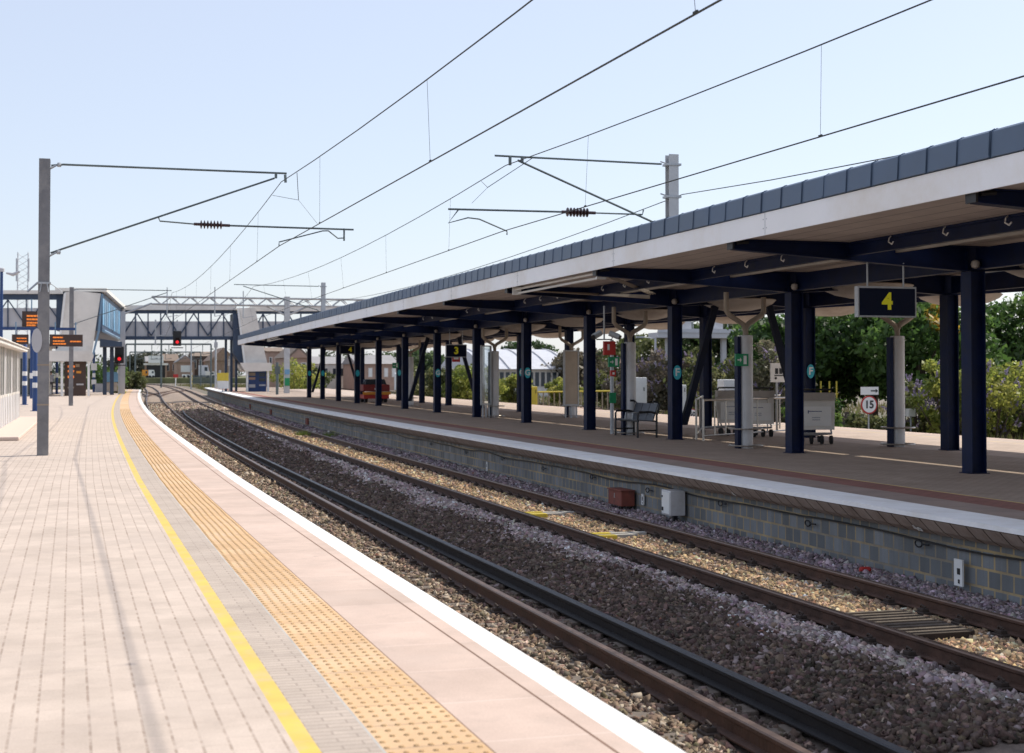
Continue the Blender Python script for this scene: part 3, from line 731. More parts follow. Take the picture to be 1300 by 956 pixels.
MB().bb(-.16, .16, -.02, .02, -.14, .14).build('board', 'red', t); MB().bb(-.10, .10, -.026, -.021, -.04, .06).build('symbol', 'white', t); MB().tube([(0, 0, .14), (0, 0, .3)], .012).build('bracket', 'black', t)

# drain pipe casings
def drain(base, lab, branch=1, small=False):
    t = local_thing('drain_pipe', lab, 'drain pipe', base, group='pale drain pipe casings between the columns')
    MB().lathe((0, 0, 0), [(.155, 0), (.155, 2.42), (.13, 2.43)], 18).build('casing', 'pipe', t, smooth=True)
    MB().bb(-.235, -.16, -.10, .06, 0, 2.40).build('side_channel', 'navy', t)
    for z in (.06, .42):
        rg = MB(); rg.tube([(.36 * math.cos(a), .36 * math.sin(a), z) for a in np.linspace(0, 2 * math.pi, 25)], .017, 6, cap=False)
        for a in (.6, 2.2, 3.8, 5.4): rg.tube([(.15 * math.cos(a), .15 * math.sin(a), z), (.36 * math.cos(a), .36 * math.sin(a), z)], .012, 5)
        rg.build('guard_ring', 'stainless', t)
    b_ = MB(); sg = branch
    b_.tube([(0, 0, 2.40), (0, 0, 2.58), (.07 * sg, 0, 2.68), (.42 * sg, .1, 2.86), (.48 * sg, .1, 2.94), (.48 * sg, .1, 3.26)], .06, 10)
    b_.tube([(0, 0, 2.5), (-.05 * sg, 0, 2.66), (-.38 * sg, 0, 2.86), (-.45 * sg, 0, 2.95), (-.45 * sg, 0, 3.35)], .055, 10); b_.build('branch_pipe', 'tan', t, smooth=True)
    return t
drain((*on_z(1140, 567)[:2], 0), 'pale drain casing under the near hanging 4 sign')
drain((*on_z(947, 569)[:2], 0), 'pale drain casing with green exit sign beside the trolley pen')
drain((*on_z(800, 552)[:2], 0), 'pale drain casing beside the metal bench')
drain((49.3 and 17.0, 49.8, 0), 'drain casing behind the bronze panel', 1)
drain((*on_z(628, 530)[:2], 0), 'drain casing attached to the tall glass panel')
drain((*on_z(521, 516)[:2], 0), 'distant drain casing right of the red platform cart')
def exit_sign(x, y, u0, lab, w_=.30, h_=.26, sym=True):
    q = on_u(x, y, u0); t = local_thing('exit_sign', lab, 'exit sign', q)
    MB().bb(-w_ / 2, w_ / 2, -.03, .03, -h_ / 2, h_ / 2).build('board', 'green', t, bevel=.006)
    s_ = MB(); s_.bb(.03, .10, -.036, -.031, -.09, .09); s_.bb(-.11, -.02, -.036, -.031, -.012, .012)
    s_.prism([(-.05, -.036, .05), (-.01, -.036, 0), (-.05, -.036, -.05)], (0, .005, 0)); s_.build('symbol', 'white', t)
    MB().bb(.0, .04, .03, .12, -.05, .05).build('bracket', 'galv', t)
exit_sign(941.5, 457, 27.55, 'green exit sign on the drain casing by the trolley pen')
exit_sign(779, 459.5, 34.7, 'green exit sign on the drain casing left of the bench')
exit_sign(502, 464, 67.8, 'distant green sign on the far drain casing')
q = on_u(773, 442, 34.7); t = local_thing('notice', 'red box sign above the green exit sign near the bench', 'notice', q)
MB().bb(-.15, .17, -.05, .05, -.18, .18).build('board', 'red', t, bevel=.008); MB().bb(-.06, .0, -.056, -.051, -.05, .10).build('symbol', 'white', t)
q = on_u(778, 474, 34.8); t = local_thing('alarm_point', 'small red alarm box below the green exit sign by the bench', 'alarm box', q)
MB().bb(-.07, .07, -.05, .05, -.08, .08).build('case', 'red', t, bevel=.008); MB().bb(-.03, .03, -.056, -.051, -.03, .03).build('button', 'white', t)
# thin side post by the bench pipe
q = on_z(777, 551); t = local_thing('equipment_post', 'slim grey post carrying signs left of the bench drain casing', 'post', (q[0], q[1], 0))
MB().tube([(0, 0, 0), (0, 0, 2.5)], .05, 10).build('pole', 'galv', t); MB().bb(-.09, .09, -.08, -.04, .82, 1.1).build('box', 'green', t, bevel=.01)

# security cameras under the canopy
def cctv(x, y, u0, lab):
    q = on_u(x, y, u0); t = local_thing('security_camera', lab, 'camera', q)
    MB().tube([(0, 0, 0), (0, 0, 3.3 - q[2])], .022, 8).build('rod', 'galv', t)
    MB().tube([(-.22, 0, .06), (-.2, 0, 0), (.2, 0, 0), (.22, 0, .06)], .018, 6).build('arm', 'galv', t)
    for sg in (-1, 1):
        c = MB(); c.tube([(sg * .22 - sg * .1, -.05, .16), (sg * .34, -.16, .06)], .075, 10); c.build('housing', 'galv', t, smooth=True)
        d = MB(); d.tube([(sg * .34, -.16, .06), (sg * .365, -.183, .04)], .06, 10); d.build('lens', 'black', t)
cctv(767, 431, 33.5, 'pair of round security cameras hanging left of the bench casing')
cctv(545, 424, 60., 'security cameras hanging near the distant braced frame')

# bench
def bench(base, lab):
    t = local_thing('platform_bench', lab, 'bench', base)
    st = MB(); L_ = .98
    for k in range(3):
        y0 = -.75 + k * .5
        st.prism([(-.42, y0 + .02, .42), (-.02, y0 + .02, .40), (.12, y0 + .02, .84), (.10, y0 + .02, .85), (-.04, y0 + .02, .425), (-.42, y0 + .02, .445)], (0, .46, 0))
    st.build('seat', M['bench_steel'], t)
    for y0 in (-.78, .78):
        l = MB(); l.tube([(-.46, y0, 0), (-.46, y0, .58), (-.42, y0, .64), (-.10, y0, .64), (.05, y0, .60)], .028, 8); l.tube([(.05, y0, 0), (.05, y0, .55), (.13, y0, .84), (.05, y0, .90), (-.05, y0, .90)], .028, 8)
        l.tube([(-.46, y0, .18), (.05, y0, .18)], .02, 6)
        l.build('leg_frame', 'black', t, smooth=True)
    MB().tube([(-.44, -.78, .41), (-.44, .78, .41)], .022, 6).tube([(.02, -.78, .41), (.02, .78, .41)], .022, 6).build('rail', 'black', t)
    for k in range(2): MB().tube([(-.40, -.25 + k * .5, .44), (-.38, -.25 + k * .5, .60), (-.06, -.25 + k * .5, .60), (.0, -.25 + k * .5, .58)], .018, 6).build('armrest', 'galv', t)
M['bench_steel'] = mat('perforated_grey_steel', (.10, .11, .13), .45, .4, var=.2, scale=30)
q = on_z(812, 554); bench((q[0] + .1, q[1], 0), 'dark metal bench with perforated back beside the pale drain casing')

# trolley pen rails
def pen(x0, y0, x1, y1, lab, n=5, h=.98):
    a, b_ = Vector(on_z(x0, y0)), Vector(on_z(x1, y1)); t = thing('barrier_rail', lab, 'barrier', tuple(a))
    up = Vector((0, 0, 1))
    MB().tube([a + up * .02, a + up * h, b_ + up * h, b_ + up * .02], .028, 8).build('frame', 'stainless', t)
    MB().tube([a + up * .14, b_ + up * .14], .02, 6).build('bottom_rail', 'stainless', t)
    for k in range(1, n): 
        c = a.lerp(b_, k / n); MB().tube([c + up * .14, c + up * h], .018, 6).build('upright', 'stainless', t)
pen(884, 559, 892, 548, 'short stainless barrier closing the left end of the trolley pen', 2)
pen(893, 561, 999, 553, 'stainless barrier along the near side of the trolley pen', 8)
pen(912, 548, 990, 545, 'stainless barrier along the far side of the trolley pen', 6)
# luggage trolleys
def trolley(base, lab, rz):
    t = local_thing('luggage_trolley', lab, 'luggage trolley', base, rz, 'luggage trolleys by the pen')
    MB().prism([(-.40, -.06, .34), (.40, -.06, .34), (.43, .02, 1.0), (-.43, .02, 1.0)], (0, .035, 0)).build('front_panel', 'pale', t, bevel=.01)
    fr = MB(); fr.prism([(-.435, -.065, 1.001), (.435, -.065, 1.001), (.435, .06, 1.001), (-.435, .06, 1.001)], (0, 0, .17)); fr.build('top_panel', 'bowl', t, bevel=.01)
    MB().bb(-.34, .34, -.0635, -.06, .42, .86).build('notice', 'white', t)
    mk = MB()
    mk.bb(-.2, .12, -.0675, -.064, .74, .755); mk.bb(-.2, -.18, -.0675, -.064, .70, .77); mk.bb(-.1, .08, -.0675, -.064, .60, .61); mk.bb(-.1, .08, -.0675, -.064, .55, .56); mk.build('print', 'blue', t)
    MB().tube([(-.36, .06, 1.17), (-.36, .0, 1.24), (.36, .0, 1.24), (.36, .06, 1.17)], .022, 8).build('handle', 'black', t)
    ch = MB()
    for sg in (-1, 1): ch.tube([(sg * .33, 0, .40), (sg * .33, -.1, .24), (sg * .30, .9, .18)], .022, 6)
    ch.tube([(-.33, -.08, .25), (.33, -.08, .25)], .022, 6); ch.tube([(-.3, .88, .18), (.3, .88, .18)], .022, 6)
    for k in range(4): ch.tube([(-.2 + .13 * k, 0, .26), (-.2 + .13 * k, .85, .2)], .012, 5)
    ch.build('chassis', 'galv', t)
    for x in (-.33, -.12, .12, .33):
        w_ = MB(); w_.tube([(x - .025, -.06, .105), (x + .025, -.06, .105)], .10, 14); w_.build('wheel', 'rubber', t)
    for x in (-.28, .28): w_ = MB(); w_.tube([(x - .02, .85, .08), (x + .02, .85, .08)], .075, 12); w_.build('wheel', 'rubber', t)
q = on_z(1036, 564); trolley((q[0], q[1], 0), 'white fronted luggage trolley right of the second column', -.25)
q = on_z(962, 555); trolley((q[0], q[1], 0), 'luggage trolley inside the pen behind the drain casing', -.1)
q = on_z(938, 554); trolley((q[0], q[1] + .5, 0), 'luggage trolley at the left inside the pen', .15)
# trolley sign
q = on_u(995, 473, 36.5); t = thing('trolley_sign', 'white sign with trolley pictogram on a post above the pen', 'sign', (q[0], 36.5, 0)); p, z = q[0], q[2]
MB().bb(p - .42, p + .42, 36.48, 36.52, z - .27, z + .27).build('board', 'white', t)
MB().tube([(p - .2, 36.55, 0), (p - .2, 36.55, z + .2)], .03, 8).build('post', 'galv', t)
s_ = MB(); zz = z
for k in range(3): s_.bb(p - .28 + k * .13, p - .19 + k * .13, 36.470, 36.478, z - .04, z + .12)
s_.bb(p - .30, p + .18, 36.470, 36.478, z - .10, z - .07); s_.bb(p + .15, p + .18, 36.470, 36.478, z - .07, z + .17); s_.bb(p + .18, p + .27, 36.470, 36.478, z + .14, z + .17)
for x in (-.26, .14): s_.tube([(p + x, 36.472, z - .16), (p + x, 36.478, z - .16)], .035, 12)
s_.build('pictogram', 'black', t)

# information panels
def info(x0, y0, x1, y1, ub, mt, lab):
    a = on_u(x0, y0, ub); b_ = on_u(x1, y1, ub); t = thing('information_panel', lab, 'panel', (a[0], ub, 0))
    MB().bb(a[0], b_[0], ub - .04, ub + .04, b_[2], a[2]).build('panel', mt, t)
    f_ = MB(); f_.bb(a[0] - .05, a[0] - .001, ub - .06, ub + .06, b_[2] - .06, a[2] + .04); f_.bb(b_[0] + .001, b_[0] + .05, ub - .06, ub + .06, b_[2] - .06, a[2] + .04); f_.bb(a[0], b_[0], ub - .06, ub + .06, a[2] + .001, a[2] + .04); f_.bb(a[0], b_[0], ub - .06, ub + .06, b_[2] - .06, b_[2] - .001)
    f_.build('frame', 'galv', t)
    for x in (a[0] + .03, a[0] * .5 + b_[0] * .5, b_[0] - .03): MB().tube([(x, ub, 0), (x, ub, b_[2] - .06)], .03, 8).build('leg', 'galv', t)
info(717, 446, 733, 513, 49.0, 'bronze', 'tall bronze coloured panel between two columns')
info(612, 440, 622, 512, 50.0, 'glasspale', 'tall clear glass panel on the drain casing')
info(540, 447, 546, 500, 70., 'glasspale', 'distant narrow glass panel right of a braced column') if False else None
# red cart
q = on_z(476, 511); t = local_thing('platform_cart', 'dark red platform cart with orange band standing among distant columns', 'cart', (q[0], q[1], 0))
MB().bb(-.75, .75, -.5, 1.3, .62, 1.0).build('body', 'darkred', t, bevel=.05)
MB().prism([(-.6, -.3, 1.0), (.6, -.3, 1.0), (.5, -.2, 1.30), (-.5, -.2, 1.30)], (0, .9, 0)).build('cab_window', 'glassdark', t)
MB().bb(-.78, .78, -.56, -.5, .44, .60).build('bumper', 'orange', t, bevel=.01)
MB().bb(-.7, .7, -.48, 1.2, .22, .44).build('skirt', 'red', t)
MB().bb(-.12, .12, -.515, -.501, .72, .8).build('number_plate', 'white', t)
for x in (-.55, .55):
    for y in (-.2, 1.0): MB().tube([(x - .08, y, .2), (x + .08, y, .2)], .2, 14).build('wheel', 'rubber', t)
# ================================================================== OVERHEAD LINE
def mast_left(u0, p0, r_, top, lab, seed=0, det=True, yoff=0., s=1.):
    t = thing('catenary_mast', lab, 'catenary mast', (p0, u0, 0), group='overhead line masts')
    h = MB(); w_ = .105
    h.bb(p0 - w_, p0 + w_, u0 - .11, u0 - .095, 0, top); h.bb(p0 - w_, p0 + w_, u0 + .095, u0 + .11, 0, top); h.bb(p0 + w_ - .02, p0 + w_ - .006, u0 - .095, u0 + .095, 0, top - .02)
    h.build('pole', 'mast', t)
    pc = p0 + r_     # reach of the boom
    za, zb = top - .12, top - 1.85
    MB().tube([(p0 + .12, u0, za), (p0 + .35, u0, za + .03), (pc, u0, za + .03)], .021, 8).build('boom_tube', 'tubeg', t)
    MB().tube([(p0 + .12, u0, zb), (p0 + .35, u0, zb + .09), (pc - .25, u0, za - .08)], .019, 8).build('stay_tube', 'tubeg', t)
    for z in (za, zb):
        lk = MB()
        for k in (0, 1): lk.tube([(p0 + .1, u0 + .05 - .1 * k, z - .06), (p0 + .24, u0, z + .02)], .018, 5)
        lk.lathe((p0 + .27, u0, z - .02), [(.035, 0), (.045, .04), (.035, .08)], 8)
        lk.build('swivel', 'galv', t)
    if det:
        p1 = p0 + 2.18; z1 = 4.735
        MB().tube([(p1, u0, z1 + .02), (p1 + .03, u0, z1 - .06), (p1 + .70, u0, z1 - .1)], .016, 6).build('registration_arm', 'tubeg', t)
        ins = MB()
        for k in range(7): ins.lathe((0, 0, 0), [(.03, -.028), (.085, -.012), (.09, 0), (.03, .02)], 12)
        # turn the stacked sheds to lie along p
        vv = []; per = len(ins.v) // 7
        for j, v in enumerate(ins.v): vv.append((p1 + .85 + (j // per) * .066 + v[2], u0 + v[0], z1 - .105 + v[1]))
        ins.v = vv; ins.tube([(p1 + .70, u0, z1 - .1), (p1 + 1.42, u0, z1 - .11)], .03, 8); ins.build('insulator', 'insul', t)
        MB().tube([(p1 + 1.38, u0, z1 - .11), (p0 + 6.15, u0, z1 - .12)], .019, 8).build('registration_tube', 'tubeg', t)
        MB().tube([(p0 + 5.95, u0, z1 - .10), (p0 + 5.95, u0, z1 - .36)], .02, 6).tube([(p0 + 5.95, u0, z1 - .30), (p0 + 5.82, u0, z1 - .31), (p0 + 5.62, u0, z1 - .16), (p0 + 5.5, u0, z1 - .165), (p0 + 4.6, u0, z1 - .42), (p0 + 4.6, u0, z1 - .50)], .014, 6).build('steady_arm', 'tubeg', t)
        MB().tube([(pc - .22, u0, za + .02), (pc - .22, u0, za - .08)], .03, 6).build('clamp', 'tubeg', t)
        MB().tube([(pc - .03 + .0, u0, za), (pc - .02, u0, za - .16)], .03, 6).build('clamp', 'tubeg', t)
        # number plate and straps
        MB().lathe((p0, u0 - .13, 0), [(.001, 0), (.09, 0)], 3) if False else None
        pl_ = MB(); pl_.prism([(p0 - .12 + .10 * math.cos(a), u0 - .128, 2.25 + .24 * math.sin(a)) for a in np.linspace(0, 2 * math.pi, 17)[:-1]], (0, .012, 0)); pl_.build('number_plate', 'palegrey', t)
        b_ = MB()
        for z in (1.76, .98): b_.bb(p0 - .112, p0 + .112, u0 - .117, u0 + .117, z, z + .03)
        b_.build('strap', 'tan', t)
        b_ = MB(); b_.bb(p0 - .13, p0 + .13, u0 - .13, u0 + .13, 3.36, 3.40); b_.tube([(p0 - .12, u0 - .1, 3.38), (p0 - .3, u0 - .2, 3.2)], .02, 6); b_.tube([(p0 - .04, u0 - .13, 3.38), (p0 - .07, u0 - .14, 3.2)], .012, 5); b_.tube([(p0 + .06, u0 - .13, 3.38), (p0 + .09, u0 - .14, 3.2)], .012, 5)
        b_.tube([(p0 + .12, u0, 3.38), (p0 + .34, u0, 3.22)], .008, 5); b_.build('bracket', 'galv', t)
    return t
mast_left(29.42, -.92, 4.75, 5.83, 'tall weathered mast on the left platform with insulated arm over the track', det=True)
mast_left(74.73, -1.01, 4.9, 5.95, 'farther grey mast on the left platform behind the departure board', det=False)
def mast_roof(u0, p0, zt, zb, lab, r_=3.5, det=True):
    t = thing('catenary_mast', lab, 'catenary mast', (p0, u0, zb), group='overhead line masts')
    MB().bb(p0 - .1, p0 + .1, u0 - .1, u0 - .085, zb, zt).bb(p0 - .1, p0 + .1, u0 + .085, u0 + .1, zb, zt).bb(p0 - .008, p0 + .008, u0 - .085, u0 + .085, zb, zt).build('pole', 'mastpale', t)
    for z in (zt - .22, zt - .85): b_ = MB(); b_.bb(p0 - .15, p0 + .15, u0 - .12, u0 + .12, z, z + .04); b_.tube([(p0 - .12, u0 - .1, z + .02), (p0 - .24, u0, z + .08)], .015, 5); b_.build('clamp', 'galv', t)
    za = zt - .19
    MB().tube([(p0 - .22, u0, za), (p0 - r_, u0, za + .02)], .019, 8).build('boom_tube', 'tubeg', t)
    MB().tube([(p0 - r_ + .45, u0, za - .05), (p0 - .30, u0, za - 1.18), (p0 - .1, u0, za - 1.35)], .021, 8).build('stay_tube', 'tubeg', t)
    if det:
        z1 = za - 1.0
        ins = MB(); pa = p0 - 2.15
        for k in range(7): ins.lathe((0, 0, 0), [(.03, -.028), (.085, -.012), (.09, 0), (.03, .02)], 12)
        per = len(ins.v) // 7
        ins.v = [(pa + (j // per) * .066 + v[2], u0 + v[0], z1 + v[1]) for j, v in enumerate(ins.v)]
        ins.tube([(pa - .12, u0, z1), (pa + .56, u0, z1)], .03, 8); ins.build('insulator', 'insul', t)
        MB().tube([(pa + .52, u0, z1), (p0 - .62, u0, z1 + .0), (p0 - .60, u0, z1 + .09)], .016, 6).build('registration_arm', 'tubeg', t)
        MB().tube([(pa - .1, u0, z1), (p0 - 4.5, u0, z1 - .02)], .019, 8).build('registration_tube', 'tubeg', t)
        MB().tube([(p0 - 4.3, u0, z1 - .02), (p0 - 4.5, u0, z1 - .28), (p0 - 4.12, u0, z1 - .17), (p0 - 3.9, u0, z1 - .19), (p0 - 3.36, u0, z1 - .40), (p0 - 3.36, u0, z1 - .47)], .014, 6).build('steady_arm', 'tubeg', t)
        MB().tube([(p0 - 3.3, u0, za + .02), (p0 - 3.3, u0, za - .15)], .03, 6).build('clamp', 'tubeg', t)
        MB().tube([(p0 - 3.06, u0, za + .03), (p0 - 3.06, u0, za - .07)], .03, 6).build('clamp', 'tubeg', t)
mast_roof(25.7, 10.85, 5.88, 3.68, 'pale mast rising through the canopy edge with insulated arm', 3.6, True)
mast_roof(70.7, 11.05, 6.15, 3.68, 'smaller distant pale mast rising above the canopy roof', 4.4, False)
# wires: support points (u, p_contact, p_catenary, z_contact, z_catenary)
def cat_z(u, ua, za, ub, zb, sag):
    k = (u - ua) / (ub - ua); return za + (zb - za) * k - sag * 4 * k * (1 - k)
def overhead(lab, sup, base, sag=.62):
    t = thing('overhead_line', lab, 'overhead wires', base)
    cw, mw = [], []
    drops = []
    for (a, b_) in zip(sup[:-1], sup[1:]):
        for k in np.linspace(0, 1, 13)[:-1]:
            u = a[0] + (b_[0] - a[0]) * k
            cw.append((a[1] + (b_[1] - a[1]) * k, u, a[3] + (b_[3] - a[3]) * k)); mw.append((a[2] + (b_[2] - a[2]) * k, u, cat_z(u, a[0], a[4], b_[0], b_[4], sag)))
        nd = 6
        for j in range(nd):
            k = (j + .6) / (nd + .2); u = a[0] + (b_[0] - a[0]) * k
            drops.append(((a[1] + (b_[1] - a[1]) * k, u, a[3] + (b_[3] - a[3]) * k), (a[2] + (b_[2] - a[2]) * k, u, cat_z(u, a[0], a[4], b_[0], b_[4], sag))))
    e = sup[-1]; cw.append((e[1], e[0], e[3])); mw.append((e[2], e[0], e[4]))
    MB().tube(cw, .0085, 6).build('contact_wire', 'wire', t); MB().tube(mw, .0085, 6).build('catenary_wire', 'wire', t)
    for c, m in drops:
        if (Vector(c)-Vector(m)).length < .15: continue
        MB().tube([c, m], .0026, 4).build('dropper', 'wire', t)
        MB().tube([(c[0], c[1] - .03, c[2] + .012), (c[0], c[1] + .03, c[2] + .012)], .014, 5).build('dropper_clip', 'wire', t)
    return t
q1 = on_u(355, 312, 29.42); q2 = on_u(357, 231, 29.42)
overhead('contact and carrier wires above the near track', [(-18, 4.94, 4.70, 4.22, 5.76), (29.42, q1[0], q2[0], q1[2], q2[2]), (74.7, 3.9, 3.9, 4.3, 5.75), (118, 5.6, 5.4, 4.4, 5.9), (170, 7.2, 7.2, 4.5, 6.0)], (3.6, 29.4, 4.2), .46)
q1 = on_u(637, 294, 25.7); q2 = on_u(642, 210, 25.7)
overhead('contact and carrier wires above the far track', [(-19, 8.85, 8.70, 4.13, 5.80), (25.7, q1[0], q2[0], q1[2], q2[2]), (70.7, 7.9, 7.6, 4.35, 5.9), (118, 9.6, 9.4, 4.45, 6.0), (170, 11.2, 11.3, 4.5, 6.1)], (7.5, 25.7, 4.2), .43)
ew = MB(); e0 = on_u(866, 247, 25.7)
pts = [(10.2, -18, 5.2)]
for k in np.linspace(0, 1, 12): 
    u = -18 + 43.7 * k; pts.append((10.2 + (e0[0] - 10.2) * k, u, cat_z(u, -18, 5.2, 25.7, e0[2], .74))) if k > 0 else None
for k in np.linspace(0, 1, 12)[1:]:
    u = 25.7 + 45 * k; pts.append((e0[0] + (11.2 - e0[0]) * k, u, cat_z(u, 25.7, e0[2], 70.7, 5.2, .38)))
ew.tube(pts, .0085, 6); tag(ew.build('earth_wire', 'wire'), 'single wire running along the canopy edge between the pale roof masts', 'wire')
# bridle wires at the two supports
b_ = MB()
za, zb = on_u(376, 219, 30.9), on_u(346, 247, 27.2)
c_ = on_u(379, 254, 29.42); d_ = on_u(403, 284, 29.42)
b_.tube([on_u(377, 219, 29.42), c_], .007, 5); b_.tube([on_u(346, 248, 29.42), c_], .005, 5); b_.tube([c_, d_], .0035, 4)
tag(b_.build('bridle_wire', 'wire'), 'slack loop of thin wire below the left mast arm tip', 'wire')
b_ = MB(); c_ = on_u(619, 238, 25.7)
b_.tube([on_u(677, 200, 25.7), c_], .007, 5); b_.tube([on_u(611, 230, 25.7), c_], .005, 5); b_.tube([c_, on_u(599, 258, 25.7)], .0035, 4)
tag(b_.build('bridle_wire', 'wire'), 'slack thin wire below the arm tip of the canopy mast', 'wire')

# gantry far away
t = thing('overhead_gantry', 'lattice girder gantry spanning the tracks on grey posts', 'gantry', (9, 118.4, 0))
def gant(p0, p1, u0, z0, z1):
    m1 = MB(); m1.tube([(p0, u0, z0), (p1, u0, z0)], .07, 6); m1.tube([(p0, u0, z1), (p1, u0, z1)], .07, 6); m1.tube([(p0, u0 + .8, z0), (p1, u0 + .8, z0)], .07, 6); m1.tube([(p0, u0 + .8, z1), (p1, u0 + .8, z1)], .07, 6); m1.build('chord', 'galv', t)
    m2 = MB(); n = int((p1 - p0) / .75)
    for uu in (u0, u0 + .8):
        for k in range(n):
            a, c = p0 + (p1 - p0) * k / n, p0 + (p1 - p0) * (k + 1) / n
            m2.tube([(a, uu, z0 if k % 2 else z1), (c, uu, z1 if k % 2 else z0)], .045, 5)
    m2.build('lattice', 'galv', t)
gant(4.6, 27, 118.4, 7.25, 7.85)
for p, w_ in ((15.5, .22), (2.35, .20)):
    MB().bb(p - w_, p + w_, 118.3, 118.7, -.9, 8.0 if p > 10 else 6.6).build('leg', 'mastpale' if p > 10 else 'palegrey', t)
MB().tube([(15.5, 118.5, 6.4), (13.6, 118.5, 7.3)], .09, 6).tube([(15.5, 118.5, 6.4), (17.4, 118.5, 7.3)], .09, 6).tube([(2.4, 118.5, 6.4), (4.6, 118.5, 7.3)], .09, 6).build('knee_brace', 'galv', t)
for p, z0, z1 in ((5.8, 6.2, 8.6), (9.6, 6.3, 8.7), (11.9, 6.2, 8.4)): MB().tube([(p, 118.4, z0), (p, 118.4, z1)], .05, 6).tube([(p, 118.4, z0), (p + .9, 118.4, z0 + .15)], .03, 6).build('drop_post', 'galv', t)
q = on_z(365, 470); t2 = local_thing('post_sign', 'small blue and green notices on the pale gantry post', 'sign', (15.5, 118.2, 1.6))
MB().bb(-.2, .2, -.06, .06, -.05, .35).build('blue_plate', 'skyblue', t2); MB().bb(-.2, .2, -.06, .06, -1.0, -.35).build('green_plate', 'green', t2)

# ================================================================== FOOTBRIDGE AND FAR LEFT
fb = thing('footbridge', 'covered steel footbridge with pale stair towers crossing the tracks', 'footbridge', (5, 128, 0))
def slab_u(pts, u0, du, name, mt, parent=fb, bevel=0.):
    m_ = MB(); m_.prism([on_u(x, y, u0) for x, y in pts], (0, du, 0)); return m_.build(name, mt, parent, bevel=bevel)
UB, UL = 130., 108.
def span(x0, x1, u0, ys, panels, braces, dw=3., pmt='palegrey'):
    ytop, yroof, ybeam, ypar, yfloor, ybot = ys
    slab_u([(x0, ytop), (x1, ytop), (x1, yroof), (x0, yroof)], u0 - .3, dw + .6, 'roof', 'pale')
    for du in (0, dw - .15):
        slab_u([(x0, yroof), (x1, yroof), (x1, ybeam), (x0, ybeam)], u0 + du, .15, 'roof_beam', 'steelblue')
        slab_u([(x0, ypar), (x1, ypar), (x1, yfloor), (x0, yfloor)], u0 + du + .1, .05, 'parapet', pmt)
        slab_u([(x0, yfloor), (x1, yfloor), (x1, ybot), (x0, ybot)], u0 + du, .15, 'floor_beam', 'steelblue')
        for k in range(panels + 1):
            x = x0 + (x1 - x0) * k / panels
            slab_u([(x - .8, ybeam), (x + .8, ybeam), (x + .8, yfloor), (x - .8, yfloor)], u0 + du - .02, .12, 'post', 'steelblue')
    slab_u([(x0, yfloor), (x1, yfloor), (x1, yfloor + 1), (x0, yfloor + 1)], u0 + .2, dw - .4, 'floor', 'palegrey')
    for k in range(braces):
        a, c = x0 + (x1 - x0) * k / braces, x0 + (x1 - x0) * (k + 1) / braces
        ya, yc = (ybeam, yfloor - 1) if k % 2 else (yfloor - 1, ybeam)
        slab_u([(a - .9, ya), (a + .9, ya), (c + .9, yc), (c - .9, yc)], u0 - .04, .1, 'diagonal', 'steelblue')
span(156, 300, UB, (387.5, 393.5, 398, 408, 427, 431.5), 9, 8)
span(318, 446, UB, (389, 395, 398.5, 408, 427, 431), 8, 8)
span(-60, 80, UL, (368.5, 373, 380.5, 391, 415, 419), 6, 6)
# stair towers
slab_u([(82, 371), (99, 369.5), (128, 372.5), (116, 452), (113, 449), (66, 449), (75, 440)], UL - 1, 4.2, 'stair_tower', 'pale')
slab_u([(60, 447), (115, 447), (117, 452), (115, 457), (60, 457)], UL - 1.6, 4.6, 'stair_canopy', 'pale', bevel=.1)
slab_u([(81, 372.5), (84, 372.5), (76, 441), (73.5, 441)], UL - 1.1, .1, 'white_edge', 'white')
slab_u([(128.5, 373), (131, 374), (127, 420), (119, 452), (116.5, 452), (124, 420)], UL - 1.1, .12, 'trim', 'bluetrim')
slab_u([(301, 390.5), (324, 390.5), (327, 408), (337, 466), (305, 466)] if False else [(302, 391), (324, 391), (330, 421), (340, 464), (311, 464)], UB - 1, 4., 'stair_tower', 'pale')
slab_u([(301, 391), (303, 391), (312, 462), (309.5, 462)], UB - 1.1, .1, 'white_edge', 'white')
slab_u([(307, 462), (343, 462), (344, 469.5), (312, 470.5)], UB - 2, 5., 'stair_canopy', 'pale', bevel=.1)
slab_u([(296, 398), (303, 398), (311, 470), (296, 448)], UB - .6, 3., 'stair_shade', 'steelblue')
# blue glazed landing block
A0, A1 = Vector(on_u(130, 371.5, UL)), Vector(on_u(155.5, 393, UB))
A2, A3 = Vector((A1.x, A1.y, on_u(154, 433, UB)[2])), Vector((A0.x, A0.y, on_u(129, 420, UL)[2]))
m_ = MB(); m_.prism([A0, A1, A2, A3], (-3.2, 0, 0)); m_.build('landing_block', 'steelblue', fb)
m_ = MB(); m_.prism([A0 + Vector((-3.3, 0, .05)), A1 + Vector((-3.3, 0, .05)), A1 + Vector((.3, .2, .05)), A0 + Vector((.3, -.4, .05))], (0, 0, .25)); m_.build('roof', 'pale', fb)
for k in range(12):
    f0 = (k + .12) / 12; f1 = (k + .88) / 12
    m_ = MB(); e = Vector((.03, -.06, 0))
    tp, bt = A0.lerp(A1, f0), A3.lerp(A2, f0); tq, bq = A0.lerp(A1, f1), A3.lerp(A2, f1)
    lo, hi = .16, .86
    m_.prism([bt.lerp(tp, lo) + e, bq.lerp(tq, lo) + e, bq.lerp(tq, hi) + e, bt.lerp(tp, hi) + e], (-.04, 0, 0)); m_.build('window', 'bluetrim' if k % 3 else 'skyblue', fb)
m_ = MB(); m_.tube([tuple(A3 + Vector((.1, 0, 0))), tuple(A2 + Vector((.1, 0, 0)))], .12, 6); m_.build('trim', 'bluetrim', fb)
